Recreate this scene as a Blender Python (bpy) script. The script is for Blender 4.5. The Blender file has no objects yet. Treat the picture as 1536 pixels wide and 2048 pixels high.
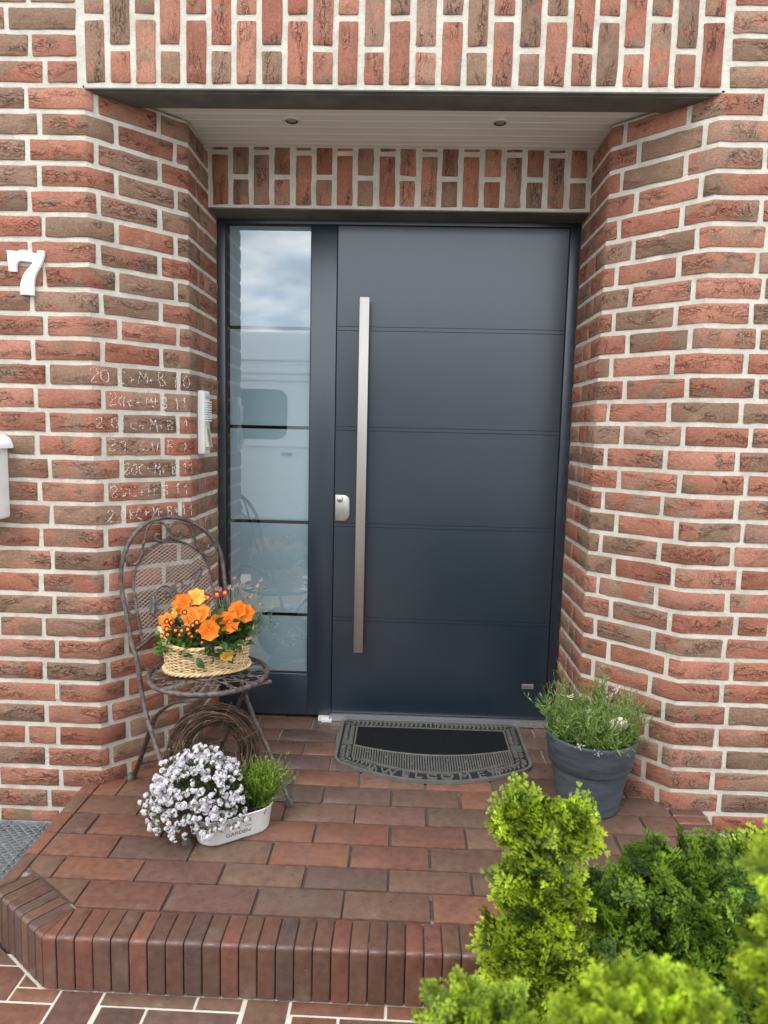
import bpy, math, random
import numpy as np
from mathutils import Vector, Matrix, Euler

random.seed(11)
rng = np.random.default_rng(5)
S = bpy.context.scene
COL = S.collection
R = math.radians

# ------------------------------------------------------------------ camera
cam_d = bpy.data.cameras.new('camera')
cam = bpy.data.objects.new('camera', cam_d)
COL.objects.link(cam)
S.camera = cam
cam_d.sensor_fit = 'VERTICAL'
cam_d.sensor_height = 24.0
cam_d.sensor_width = 18.0
cam_d.lens = 1391.48 * 24.0 / 2048.0
cam_d.clip_start = 0.02
cam_d.clip_end = 900
_p, _y, _r = R(6.6608), R(-1.7466), R(1.3133)
_f = Vector((math.sin(_y) * math.cos(_p), math.cos(_y) * math.cos(_p), -math.sin(_p)))
_rt = Vector((math.cos(_y), -math.sin(_y), 0))
_up = _rt.cross(_f)
_r2 = math.cos(_r) * _rt + math.sin(_r) * _up
_u2 = -math.sin(_r) * _rt + math.cos(_r) * _up
cam.matrix_world = Matrix(((_r2.x, _u2.x, -_f.x, 0.9979), (_r2.y, _u2.y, -_f.y, -2.2233),
                           (_r2.z, _u2.z, -_f.z, 1.2243), (0, 0, 0, 1)))
cam_d.dof.use_dof = True
cam_d.dof.focus_distance = 2.45
cam_d.dof.aperture_fstop = 2.7

# ------------------------------------------------------------------ light
SUN_EL, SUN_AZ = R(52), R(205)      # azimuth clockwise from +Y: behind the camera, a little to its left
world = bpy.data.worlds.new('World')
S.world = world
world.use_nodes = True
wn, wl = world.node_tree.nodes, world.node_tree.links
wn.clear()
w_out = wn.new('ShaderNodeOutputWorld')
w_bg = wn.new('ShaderNodeBackground')
w_bg.inputs['Strength'].default_value = 0.15
w_sky = wn.new('ShaderNodeTexSky')
w_sky.sky_type = 'NISHITA'
w_sky.sun_disc = False
w_sky.sun_elevation = SUN_EL
w_sky.sun_rotation = SUN_AZ
w_sky.air_density = 1.0
w_sky.dust_density = 1.5
w_tc = wn.new('ShaderNodeTexCoord')
w_sep = wn.new('ShaderNodeSeparateXYZ')
wl.new(w_tc.outputs['Generated'], w_sep.inputs[0])
w_z = wn.new('ShaderNodeMath'); w_z.operation = 'MAXIMUM'; w_z.inputs[1].default_value = 0.0
wl.new(w_sep.outputs['Z'], w_z.inputs[0])
w_za = wn.new('ShaderNodeMath'); w_za.operation = 'ADD'; w_za.inputs[1].default_value = 0.25
wl.new(w_z.outputs[0], w_za.inputs[0])
w_dx = wn.new('ShaderNodeMath'); w_dx.operation = 'DIVIDE'
w_dy = wn.new('ShaderNodeMath'); w_dy.operation = 'DIVIDE'
wl.new(w_sep.outputs['X'], w_dx.inputs[0]); wl.new(w_za.outputs[0], w_dx.inputs[1])
wl.new(w_sep.outputs['Y'], w_dy.inputs[0]); wl.new(w_za.outputs[0], w_dy.inputs[1])
w_cmb = wn.new('ShaderNodeCombineXYZ')
w_ox = wn.new('ShaderNodeMath'); w_ox.operation = 'ADD'; w_ox.inputs[1].default_value = 4.3
wl.new(w_dx.outputs[0], w_ox.inputs[0])
wl.new(w_ox.outputs[0], w_cmb.inputs[0]); wl.new(w_dy.outputs[0], w_cmb.inputs[1])
w_n1 = wn.new('ShaderNodeTexNoise'); w_n1.inputs['Scale'].default_value = 3.1
w_n1.inputs['Detail'].default_value = 7.0; w_n1.inputs['Roughness'].default_value = 0.58
wl.new(w_cmb.outputs[0], w_n1.inputs['Vector'])
w_r1 = wn.new('ShaderNodeValToRGB')
w_r1.color_ramp.elements[0].position = 0.36; w_r1.color_ramp.elements[0].color = (0.62, 0.62, 0.62, 1)
w_r1.color_ramp.elements[1].position = 0.62
wl.new(w_n1.outputs['Fac'], w_r1.inputs[0])
w_n2 = wn.new('ShaderNodeTexNoise'); w_n2.inputs['Scale'].default_value = 5.5
w_n2.inputs['Detail'].default_value = 5.0
wl.new(w_cmb.outputs[0], w_n2.inputs['Vector'])
w_r2 = wn.new('ShaderNodeValToRGB')
w_r2.color_ramp.elements[0].position = 0.36; w_r2.color_ramp.elements[0].color = (11.5, 13.6, 17.2, 1)
w_r2.color_ramp.elements[1].position = 0.66; w_r2.color_ramp.elements[1].color = (25.5, 25.2, 24.8, 1)
wl.new(w_n2.outputs['Fac'], w_r2.inputs[0])
w_mix = wn.new('ShaderNodeMix'); w_mix.data_type = 'RGBA'
wl.new(w_r1.outputs['Color'], w_mix.inputs[0])
wl.new(w_sky.outputs['Color'], w_mix.inputs[6]); wl.new(w_r2.outputs['Color'], w_mix.inputs[7])
wl.new(w_mix.outputs[2], w_bg.inputs['Color'])
wl.new(w_bg.outputs[0], w_out.inputs['Surface'])

sun_d = bpy.data.lights.new('sun', 'SUN')
sun_d.energy = 1.5
sun_d.angle = R(14)
sun_d.color = (1.0, 0.94, 0.85)
sun = bpy.data.objects.new('sun', sun_d)
COL.objects.link(sun)
_sd = Vector((math.sin(SUN_AZ) * math.cos(SUN_EL), math.cos(SUN_AZ) * math.cos(SUN_EL), math.sin(SUN_EL)))
sun.rotation_euler = (-_sd).to_track_quat('-Z', 'Y').to_euler()
sun.location = (0, -4, 6)

S.view_settings.view_transform = 'Standard'
S.view_settings.look = 'None'
S.view_settings.gamma = 1
S.view_settings.exposure = -0.10
S.view_settings.use_curve_mapping = False
S.cycles.use_denoising = True
S.cycles.max_bounces = 8
S.cycles.transparent_max_bounces = 12
S.cycles.sample_clamp_indirect = 6

# ------------------------------------------------------------------ materials
class NT:
    def __init__(self, name):
        self.m = bpy.data.materials.new(name)
        self.m.use_nodes = True
        self.n = self.m.node_tree.nodes
        self.l = self.m.node_tree.links
        self.b = self.n['Principled BSDF']
    def new(self, t, **kw):
        x = self.n.new('ShaderNode' + t)
        for k, v in kw.items():
            setattr(x, k, v)
        return x
    def link(self, a, b):
        self.l.new(a, b)
    def val(self, sock, v):
        if hasattr(v, 'default_value') or hasattr(v, 'is_linked'):
            self.l.new(v, sock)
        else:
            sock.default_value = v
    def math(self, op, a, b=0.0, clamp=False):
        x = self.new('Math', operation=op); x.use_clamp = clamp
        self.val(x.inputs[0], a); self.val(x.inputs[1], b)
        return x.outputs[0]
    def ramp(self, x, lo, hi, a=0.0, b=1.0, smooth=True):
        r = self.new('MapRange'); r.interpolation_type = 'SMOOTHSTEP' if smooth else 'LINEAR'
        self.val(r.inputs['Value'], x); self.val(r.inputs['From Min'], lo); self.val(r.inputs['From Max'], hi)
        self.val(r.inputs['To Min'], a); self.val(r.inputs['To Max'], b)
        return r.outputs[0]
    def mix(self, f, a, b, mode='MIX'):
        x = self.new('Mix', data_type='RGBA', blend_type=mode)
        self.val(x.inputs[0], f)
        self.val(x.inputs[6], a if not isinstance(a, tuple) else (*a, 1)[:4])
        self.val(x.inputs[7], b if not isinstance(b, tuple) else (*b, 1)[:4])
        return x.outputs[2]
    def coords(self, scale=(1, 1, 1), rnd=False, src='Object'):
        tc = self.new('TexCoord')
        v = tc.outputs[src]
        if rnd:
            oi = self.new('ObjectInfo')
            c = self.new('CombineXYZ')
            for i, k in enumerate((37.0, 91.0, 17.0)):
                self.link(self.math('MULTIPLY', oi.outputs['Random'], k), c.inputs[i])
            a = self.new('VectorMath', operation='ADD')
            self.link(v, a.inputs[0]); self.link(c.outputs[0], a.inputs[1])
            v = a.outputs[0]
        return self.scaled(v, scale)
    def scaled(self, v, scale):
        m = self.new('VectorMath', operation='MULTIPLY')
        self.link(v, m.inputs[0]); m.inputs[1].default_value = scale
        return m.outputs[0]
    def noise(self, v, scale=1.0, detail=3.0, rough=0.5, dist=0.0):
        x = self.new('TexNoise')
        self.link(v, x.inputs['Vector'])
        x.inputs['Scale'].default_value = scale; x.inputs['Detail'].default_value = detail
        x.inputs['Roughness'].default_value = rough; x.inputs['Distortion'].default_value = dist
        return x.outputs['Fac']
    def bump(self, h, dist=0.002, strength=1.0):
        b = self.new('Bump')
        b.inputs['Distance'].default_value = dist; b.inputs['Strength'].default_value = strength
        self.link(h, b.inputs['Height'])
        self.link(b.outputs[0], self.b.inputs['Normal'])
    def base(self, c):
        self.val(self.b.inputs['Base Color'], c if not isinstance(c, tuple) else (*c, 1)[:4])
    def rough(self, r):
        self.val(self.b.inputs['Roughness'], r)

def simple(name, col, rough=0.5, metal=0.0, spec=0.5, nscale=None, namt=0.15, bump=0.0, bscale=300.0):
    t = NT(name)
    t.rough(rough); t.b.inputs['Metallic'].default_value = metal
    t.b.inputs['Specular IOR Level'].default_value = spec
    if nscale:
        v = t.coords()
        f = t.noise(v, nscale, 4)
        k = t.ramp(f, 0.3, 0.7, 1 - namt, 1 + namt, False)
        cm = t.new('CombineColor')
        for i in range(3):
            t.link(t.math('MULTIPLY', k, col[i]), cm.inputs[i])
        t.base(cm.outputs[0])
        t.rough(t.ramp(f, 0.3, 0.7, max(rough - .08, .02), min(rough + .08, 1), False))
    else:
        t.base(col)
    if bump:
        t.bump(t.noise(t.coords(), bscale, 3), bump)
    return t.m

def mat_brick():
    t = NT('brick')
    v = t.coords(rnd=True)
    oi = t.new('ObjectInfo')
    sc = t.new('SeparateColor'); t.link(oi.outputs['Color'], sc.inputs[0])
    cr, cg, cb = sc.outputs[0], sc.outputs[1], sc.outputs[2]
    n1 = t.noise(t.scaled(v, (8, 9, 9)), 1.0, 3, 0.55, 0.6)
    split = t.ramp(n1, t.math('SUBTRACT', cr, 0.05), t.math('ADD', cr, 0.05))
    red = t.mix(cg, (0.322, 0.126, 0.081), (0.385, 0.180, 0.122))
    brn = t.mix(cb, (0.228, 0.148, 0.096), (0.300, 0.182, 0.130))
    c = t.mix(split, red, brn)
    # dusty bloom and burnt patches, fine sand grain
    n2 = t.noise(t.scaled(v, (16, 30, 30)), 1.0, 5, 0.65, 0.4)
    c = t.mix(t.ramp(n2, 0.55, 0.72, 0, 0.6), c, (0.425, 0.245, 0.165))
    c = t.mix(t.ramp(n2, 0.42, 0.28, 0, 0.6), c, (0.150, 0.062, 0.045))
    fine = t.noise(v, 420, 4, 0.7)
    grit = t.noise(t.scaled(v, (110, 170, 170)), 1.0, 4, 0.75)
    c = t.mix(1.0, c, t.mix(t.ramp(grit, 0.32, 0.68), (0.84, 0.83, 0.82), (1.15, 1.15, 1.14)), 'MULTIPLY')
    c = t.mix(1.0, c, t.mix(t.ramp(fine, 0.3, 0.7), (0.74, 0.72, 0.72), (1.22, 1.22, 1.2)), 'MULTIPLY')
    val = t.math('ADD', t.math('MULTIPLY', oi.outputs['Random'], 0.34), 0.84)
    vc = t.new('CombineColor')
    for i_ in range(3): t.link(val, vc.inputs[i_])
    c = t.mix(1.0, c, vc.outputs[0], 'MULTIPLY')
    # hand-moulded folds: wavy ridges running along the brick, in patches
    warp = t.new('TexNoise'); t.link(v, warp.inputs['Vector']); warp.inputs['Scale'].default_value = 26
    warp.inputs['Detail'].default_value = 2
    wv = t.new('VectorMath', operation='SCALE'); t.link(warp.outputs['Color'], wv.inputs[0]); wv.inputs['Scale'].default_value = 0.035
    ad = t.new('VectorMath', operation='ADD'); t.link(v, ad.inputs[0]); t.link(wv.outputs[0], ad.inputs[1])
    f1 = t.noise(t.scaled(ad.outputs[0], (10, 58, 58)), 1.0, 2, 0.5)
    f2 = t.noise(t.scaled(ad.outputs[0], (30, 125, 125)), 1.0, 2, 0.5)
    l1 = t.ramp(t.math('ABSOLUTE', t.math('SUBTRACT', f1, 0.5)), 0.0, 0.026, 1, 0)
    l2 = t.ramp(t.math('ABSOLUTE', t.math('SUBTRACT', f2, 0.5)), 0.0, 0.03, 0.5, 0)
    lines = t.math('MAXIMUM', l1, l2)
    tc = t.new('TexCoord')
    sp = t.new('SeparateXYZ'); t.link(tc.outputs['Object'], sp.inputs[0])
    band = t.ramp(t.math('ABSOLUTE', sp.outputs['Z']), 0.012, 0.028, 1, 0.05)
    patch = t.noise(t.scaled(v, (8, 19, 19)), 1.0, 1)
    patch = t.ramp(patch, t.math('SUBTRACT', 0.53, t.math('MULTIPLY', cb, 0.15)), 0.57)
    cre = t.math('MULTIPLY', t.math('MULTIPLY', lines, band), patch)
    c = t.mix(t.math('MULTIPLY', cre, 0.78), c, (0.050, 0.022, 0.019))
    t.base(c)
    t.rough(0.92)
    t.b.inputs['Specular IOR Level'].default_value = 0.25
    med = t.noise(t.scaled(v, (60, 95, 95)), 1.0, 4, 0.6)
    fold = t.math('MULTIPLY', t.math('MULTIPLY', f1, patch), 0.9)
    h = t.math('ADD', t.math('MULTIPLY', med, 0.50), t.math('MULTIPLY', grit, 0.45))
    h = t.math('ADD', h, fold)
    h = t.math('SUBTRACT', h, t.math('MULTIPLY', cre, 0.7))
    t.bump(h, 0.0055, 1.0)
    return t.m

def mat_mortar(name='mortar', a=(0.500, 0.470, 0.385), b=(0.675, 0.64, 0.54)):
    t = NT(name)
    v = t.coords()
    n = t.noise(v, 13, 7, 0.7)
    g = t.noise(v, 230, 3, 0.75)
    c = t.mix(t.ramp(n, 0.3, 0.7), a, b)
    c = t.mix(t.ramp(g, 0.56, 0.72, 0, 0.6), c, (0.33, 0.30, 0.24))
    t.base(c); t.rough(0.95); t.b.inputs['Specular IOR Level'].default_value = 0.2
    h = t.math('ADD', t.math('MULTIPLY', t.noise(v, 75, 4, .6), 0.8), t.math('MULTIPLY', g, 0.4))
    t.bump(h, 0.004, 0.9)
    return t.m

def mat_klinker():
    t = NT('klinker')
    v = t.coords(rnd=True)
    oi = t.new('ObjectInfo')
    n = t.noise(v, 11, 4, 0.55, 0.5)
    n2 = t.noise(v, 46, 5, 0.65)
    c = t.mix(t.ramp(n, 0.35, 0.7, 0, 0.5), oi.outputs['Color'], (0.118, 0.062, 0.050))
    k = t.mix(t.ramp(n2, 0.3, 0.7), (0.82, 0.82, 0.82), (1.16, 1.15, 1.14))
    c = t.mix(1.0, c, k, 'MULTIPLY')
    sp = t.noise(v, 260, 2, 0.5)
    c = t.mix(t.ramp(sp, 0.70, 0.76, 0, 0.55), c, (0.45, 0.36, 0.30))
    c = t.mix(t.ramp(sp, 0.30, 0.25, 0, 0.5), c, (0.05, 0.03, 0.028))
    du = t.noise(v, 5.5, 6, 0.7)
    c = t.mix(t.ramp(du, 0.55, 0.75, 0, 0.28), c, (0.33, 0.26, 0.20))
    t.base(c)
    t.rough(t.ramp(n2, 0.3, 0.7, 0.27, 0.46))
    t.bump(t.math('ADD', t.math('MULTIPLY', n2, 0.6), t.math('MULTIPLY', sp, 0.25)), 0.0012, 0.8)
    return t.m

def mat_joint():
    t = NT('joint_sand')
    v = t.coords()
    n = t.noise(v, 14, 5, 0.65)
    c = t.mix(t.ramp(n, 0.55, 0.68), (0.082, 0.066, 0.054), (0.36, 0.31, 0.25))
    sy = t.new('SeparateXYZ'); t.link(v, sy.inputs[0])
    old = t.ramp(sy.outputs['Y'], -0.1, 0.35, 0, 0.8)         # the rear joints still hold their pale grout
    c = t.mix(old, c, (0.30, 0.27, 0.23))
    t.base(c); t.rough(1.0); t.bump(t.noise(v, 260, 3), 0.002)
    return t.m

def mat_leaf(name, rough=0.5, trans=0.25, spec=0.4):
    t = NT(name)
    at = t.new('Attribute'); at.attribute_name = 'Col'
    v = t.coords()
    n = t.noise(v, 60, 2)
    c = t.mix(1.0, at.outputs['Color'], t.mix(t.ramp(n, .3, .7), (.8, .82, .8), (1.2, 1.18, 1.15)), 'MULTIPLY')
    t.base(c); t.rough(rough); t.b.inputs['Specular IOR Level'].default_value = spec
    tr = t.new('BsdfTranslucent'); t.link(c, tr.inputs['Color'])
    mx = t.new('MixShader'); mx.inputs[0].default_value = trans
    out = t.n['Material Output']
    t.link(t.b.outputs[0], mx.inputs[1]); t.link(tr.outputs[0], mx.inputs[2])
    t.link(mx.outputs[0], out.inputs['Surface'])
    return t.m

def mat_glass():
    t = NT('clear_glass')
    t.n.remove(t.b)
    fr = t.new('Fresnel'); fr.inputs['IOR'].default_value = 1.5
    geo = t.new('NewGeometry')
    k = t.math('MULTIPLY', t.math('MULTIPLY', fr.outputs[0], 4.7), t.math('SUBTRACT', 1.0, geo.outputs['Backfacing']), True)   # three panes, six reflecting faces
    tr = t.new('BsdfTransparent'); tr.inputs['Color'].default_value = (0.88, 0.93, 0.95, 1)
    gl = t.new('BsdfGlossy'); gl.inputs['Roughness'].default_value = 0.0
    gl.inputs['Color'].default_value = (0.97, 0.99, 1, 1)
    mx = t.new('MixShader')
    t.link(k, mx.inputs[0]); t.link(tr.outputs[0], mx.inputs[1]); t.link(gl.outputs[0], mx.inputs[2])
    t.link(mx.outputs[0], t.n['Material Output'].inputs['Surface'])
    return t.m

def mat_brushed():
    t = NT('brushed_steel')
    v = t.coords((900, 900, 6))
    n = t.noise(v, 1.0, 2)
    t.base((0.50, 0.465, 0.41)); t.b.inputs['Metallic'].default_value = 1
    t.rough(t.ramp(n, 0.3, 0.7, 0.36, 0.48))
    t.bump(n, 0.0002, 0.4)
    return t.m

def mat_paint():
    t = NT('anthracite_paint')
    v = t.coords()
    sm = t.noise(t.scaled(v, (5, 5, 3)), 1.0, 5, 0.65)
    c = t.mix(t.ramp(sm, 0.45, 0.75, 0, 0.5), (0.0092, 0.0195, 0.0320), (0.0108, 0.0214, 0.0345))
    t.base(c)
    t.rough(t.ramp(sm, 0.35, 0.7, 0.285, 0.305))
    t.b.inputs['Specular IOR Level'].default_value = 1.1
    t.bump(t.noise(v, 900, 2), 0.00012, 0.6)
    return t.m

def mat_iron():
    t = NT('aged_iron')
    v = t.coords()
    n = t.noise(v, 55, 5, 0.65)
    c = t.mix(t.ramp(n, 0.35, 0.68), (0.058, 0.043, 0.037), (0.165, 0.132, 0.115))
    t.base(c); t.rough(0.55); t.b.inputs['Metallic'].default_value = 0.15
    t.bump(t.noise(v, 200, 3), 0.0012)
    return t.m

def mat_pot():
    t = NT('slate_ceramic')
    v = t.coords()
    n = t.noise(t.scaled(v, (9, 9, 42)), 1.0, 5, 0.65, 0.5)
    n2 = t.noise(v, 14, 5, 0.6)
    c = t.mix(t.ramp(n, 0.38, 0.66), (0.043, 0.053, 0.063), (0.074, 0.087, 0.099))
    c = t.mix(t.ramp(n2, 0.55, 0.78, 0, 0.6), c, (0.135, 0.148, 0.155))
    t.base(c); t.rough(0.62)
    t.bump(t.math('ADD', n, t.math('MULTIPLY', t.noise(v, 160, 3), .4)), 0.0016)
    return t.m

def mat_tub():
    t = NT('white_enamel')
    v = t.coords()
    n = t.noise(v, 34, 5, 0.65)
    sp = t.new('SeparateXYZ'); t.link(v, sp.inputs[0])
    low = t.ramp(sp.outputs['Z'], 0.0, 0.007, 0.22, 0.0)
    rust = t.ramp(t.math('ADD', n, low), 0.66, 0.74)
    c = t.mix(t.ramp(t.noise(v, 7, 3), .3, .7), (0.66, 0.67, 0.62), (0.78, 0.78, 0.74))
    c = t.mix(rust, c, (0.21, 0.10, 0.045))
    t.base(c); t.rough(0.32); t.bump(t.noise(v, 40, 2), 0.0008)
    return t.m

def mat_twig(name, a, b, sc=60):
    t = NT(name)
    at = t.new('Attribute'); at.attribute_name = 'Col'
    v = t.coords()
    n = t.noise(v, sc, 4, 0.6)
    c = t.mix(t.ramp(n, 0.3, 0.7), a, b)
    c = t.mix(1.0, c, at.outputs['Color'], 'MULTIPLY')
    t.base(c); t.rough(0.6); t.bump(t.noise(v, 240, 3), 0.001)
    return t.m

M = dict(
    brick=mat_brick(), mortar=mat_mortar(), klinker=mat_klinker(), joint=mat_joint(),
    grout=mat_mortar('pale_grout', (0.62, 0.57, 0.45), (0.72, 0.67, 0.55)),
    paint=mat_paint(), glass=mat_glass(), steel=mat_brushed(), iron=mat_iron(), pot=mat_pot(), tub=mat_tub(),
    film=simple('frosted_film', (0.450, 0.500, 0.492), 0.75, spec=0.2),
    dark=simple('dark_interior', (0.030, 0.028, 0.026), 0.9),
    rubbergasket=simple('black_gasket', (0.008, 0.008, 0.009), 0.6),
    pvc=simple('white_pvc', (0.70, 0.68, 0.62), 0.45, nscale=3, namt=0.05), groove_highlight=simple('pvc_groove_highlight', (0.86, 0.84, 0.79), 0.45),  # second, lighter pvc stands in for light caught in the board joints
    lintel_steel=simple('grey_lintel', (0.105, 0.098, 0.086), 0.7, nscale=12, namt=0.3),
    alu=simple('aluminium', (0.70, 0.72, 0.76), 0.35, metal=0.85),
    plate=simple('steel_plate', (0.62, 0.58, 0.52), 0.34, metal=1.0, nscale=60, namt=0.06),
    white=simple('white_plastic', (0.80, 0.80, 0.77), 0.38, nscale=20, namt=0.03),
    creamy=simple('cream_plastic', (0.70, 0.66, 0.55), 0.42),
    namecard=simple('name_card', (0.36, 0.31, 0.20), 0.4),
    enamelwhite=simple('white_enamel_paint', (0.86, 0.86, 0.86), 0.3),
    letterbox=simple('letterbox_paint', (0.76, 0.75, 0.70), 0.35, nscale=14, namt=0.05),
    wicker=mat_twig('wicker', (0.60, 0.415, 0.200), (0.80, 0.62, 0.37)),
    twig=mat_twig('twig_bark', (0.044, 0.025, 0.016), (0.125, 0.076, 0.045), 40),
    holes=simple('dark_rubber', (0.018, 0.018, 0.017), 0.9),
    rubber=simple('grey_rubber', (0.128, 0.126, 0.110), 0.72, nscale=30, namt=0.16, bump=0.0006),
    carpet=simple('black_carpet', (0.014, 0.015, 0.016), 1.0, spec=0.1, nscale=120, namt=0.4, bump=0.003, bscale=600),
    shaft=simple('dark_concrete', (0.05, 0.05, 0.048), 0.9),  # plain dark concrete for the shaft under the grating
    soil=simple('soil', (0.030, 0.020, 0.013), 1.0, nscale=60, namt=0.5, bump=0.01, bscale=90),
    ink=simple('black_ink', (0.020, 0.020, 0.022), 0.5),
    chalk=simple('chalk', (0.86, 0.84, 0.80), 1.0),
    zinc=simple('zinc', (0.36, 0.39, 0.41), 0.45, metal=0.3, nscale=40, namt=0.2),
    asphalt=simple('asphalt', (0.060, 0.058, 0.056), 0.9, nscale=6, namt=0.2, bump=0.003, bscale=200),
    vanpaint=simple('white_van_paint', (0.72, 0.74, 0.76), 0.25),
    vanglass=simple('tinted_glass', (0.012, 0.014, 0.015), 0.05),
    tyre=simple('tyre', (0.018, 0.018, 0.018), 0.8),
    shell=simple('shell', (0.72, 0.62, 0.50), 0.4, nscale=70, namt=0.35),
    conifer=mat_leaf('conifer_leaf', 0.45, 0.12, 0.4),
    leaf=mat_leaf('green_leaf', 0.45, 0.25, 0.45),
    petal=mat_leaf('petal', 0.6, 0.25, 0.2),
    wire=simple('pale_wire', (0.40, 0.33, 0.27), 0.45, metal=0.3),
    bark=simple('bark', (0.075, 0.045, 0.028), 0.9, nscale=40, namt=0.4, bump=0.004, bscale=90),
    caulk=simple('white_caulk', (0.74, 0.73, 0.70), 0.6),
)

# ------------------------------------------------------------------ object helpers
WORLD_PARTS = {}
def link(o, parent=None):
    COL.objects.link(o)
    if parent is not None:
        o.parent = parent
        if parent.name in WORLD_PARTS:        # the parts of this thing are built in world coordinates
            o.matrix_parent_inverse = WORLD_PARTS[parent.name]
    return o

def tag(o, label=None, cat=None, group=None, kind=None):
    if label: o['label'] = label
    if cat: o['category'] = cat
    if group: o['group'] = group
    if kind: o['kind'] = kind
    return o

def thing(name, loc, label, cat, group=None, kind='thing', rz=0.0, world=True):
    o = bpy.data.objects.new(name, None)
    o.empty_display_size = 0.05
    o.location = loc
    o.rotation_euler = (0, 0, rz)
    link(o)
    if world:
        WORLD_PARTS[o.name] = (Matrix.Translation(loc) @ Matrix.Rotation(rz, 4, 'Z')).inverted()
    return tag(o, label, cat, group, kind)

class MB:
    """collects vertices and faces, links them as one mesh object"""
    def __init__(self):
        self.v, self.f, self.c = [], [], []
    def add(self, vs, fs, col=None):
        b = len(self.v)
        self.v += [tuple(x) for x in vs]
        self.f += [tuple(b + i for i in f) for f in fs]
        if col is not None:
            self.c += [col] * len(vs)
        return self
    def box(self, x0, x1, y0, y1, z0, z1, col=None):
        return self.add([(x0, y0, z0), (x1, y0, z0), (x1, y1, z0), (x0, y1, z0),
                         (x0, y0, z1), (x1, y0, z1), (x1, y1, z1), (x0, y1, z1)],
                        [(3, 2, 1, 0), (4, 5, 6, 7), (0, 1, 5, 4), (1, 2, 6, 5), (2, 3, 7, 6), (3, 0, 4, 7)], col)
    def prism(self, poly, z0, z1, bevel=0.0, col=None):
        poly = ccw(poly)
        n = len(poly)
        if bevel > 0:
            p1 = inset(poly, bevel * 0.3); p2 = inset(poly, bevel)
            vs = [(x, y, z0) for x, y in poly] + [(x, y, z1 - bevel) for x, y in poly] + \
                 [(x, y, z1 - bevel * 0.3) for x, y in p1] + [(x, y, z1) for x, y in p2]
            k = 4
        else:
            vs = [(x, y, z0) for x, y in poly] + [(x, y, z1) for x, y in poly]
            k = 2
        fs = [tuple(range(n - 1, -1, -1)), tuple(range((k - 1) * n, k * n))]
        for r in range(k - 1):
            for i in range(n):
                j = (i + 1) % n
                fs.append((r * n + i, r * n + j, (r + 1) * n + j, (r + 1) * n + i))
        return self.add(vs, fs, col)
    def tube(self, pts, rad, n=6, closed=False, col=None, flat=1.0, caps=True):
        pts = [Vector(p) for p in pts]
        m = len(pts)
        rads = rad if isinstance(rad, (list, tuple, np.ndarray)) else [rad] * m
        vs = []
        prev = None
        for i, p in enumerate(pts):
            a = pts[(i - 1) % m] if (closed or i > 0) else p
            b = pts[(i + 1) % m] if (closed or i < m - 1) else p
            t = (b - a)
            t = t.normalized() if t.length > 1e-9 else Vector((0, 0, 1))
            if prev is None:
                ref = Vector((0, 0, 1)) if abs(t.z) < 0.9 else Vector((1, 0, 0))
                u = t.cross(ref).normalized()
            else:
                u = (prev - t * prev.dot(t))
                u = u.normalized() if u.length > 1e-6 else t.orthogonal().normalized()
            prev = u
            w = t.cross(u)
            for k in range(n):
                an = 2 * math.pi * k / n
                vs.append(p + (u * math.cos(an) + w * math.sin(an) * flat) * rads[i])
        fs = []
        for i in range(m if closed else m - 1):
            i2 = (i + 1) % m
            for k in range(n):
                k2 = (k + 1) % n
                fs.append((i * n + k, i * n + k2, i2 * n + k2, i2 * n + k))
        if not closed and caps:
            fs.append(tuple(range(n - 1, -1, -1)))
            fs.append(tuple((m - 1) * n + k for k in range(n)))
        return self.add(vs, fs, col)
    def lathe(self, prof, n=32, c=(0, 0), col=None):
        vs, fs = [], []
        for r, z in prof:
            for k in range(n):
                a = 2 * math.pi * k / n
                vs.append((c[0] + r * math.cos(a), c[1] + r * math.sin(a), z))
        for i in range(len(prof) - 1):
            for k in range(n):
                k2 = (k + 1) % n
                fs.append((i * n + k, i * n + k2, (i + 1) * n + k2, (i + 1) * n + k))
        return self.add(vs, fs, col)
    def mesh(self, name, mat, smooth=True, angle=50):
        me = bpy.data.meshes.new(name)
        me.from_pydata(self.v, [], self.f)
        if self.c:
            a = me.color_attributes.new('Col', 'FLOAT_COLOR', 'POINT')
            arr = np.ones((len(self.v), 4), np.float32)
            arr[:, :3] = np.array(self.c, np.float32)
            a.data.foreach_set('color', arr.ravel())
        if mat: me.materials.append(mat)
        if smooth:
            me.polygons.foreach_set('use_smooth', [True] * len(me.polygons))
            me.set_sharp_from_angle(angle=R(angle))
        me.update()
        return me
    def build(self, name, mat, parent=None, smooth=True, angle=50):
        return link(bpy.data.objects.new(name, self.mesh(name, mat, smooth, angle)), parent)

def ccw(p):
    a = sum(p[i][0] * p[(i + 1) % len(p)][1] - p[(i + 1) % len(p)][0] * p[i][1] for i in range(len(p)))
    return list(p) if a > 0 else list(p)[::-1]

def inset(poly, d):
    n = len(poly); out = []
    for i in range(n):
        p0, p1, p2 = Vector(poly[i - 1]), Vector(poly[i]), Vector(poly[(i + 1) % n])
        e1 = (p1 - p0).normalized(); e2 = (p2 - p1).normalized()
        n1 = Vector((-e1.y, e1.x)); n2 = Vector((-e2.y, e2.x))
        m = n1 + n2
        k = d / max(0.35, 1 + n1.dot(n2))
        out.append(tuple(p1 + m * k))
    return out

def clip(poly, a, b, c):
    """keep a*x + b*y <= c"""
    out = []
    for i in range(len(poly)):
        p, q = poly[i], poly[(i + 1) % len(poly)]
        dp, dq = a * p[0] + b * p[1] - c, a * q[0] + b * q[1] - c
        if dp <= 0: out.append(p)
        if (dp < 0) != (dq < 0) and abs(dp - dq) > 1e-9:
            k = dp / (dp - dq)
            out.append((p[0] + (q[0] - p[0]) * k, p[1] + (q[1] - p[1]) * k))
    return out

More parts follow.
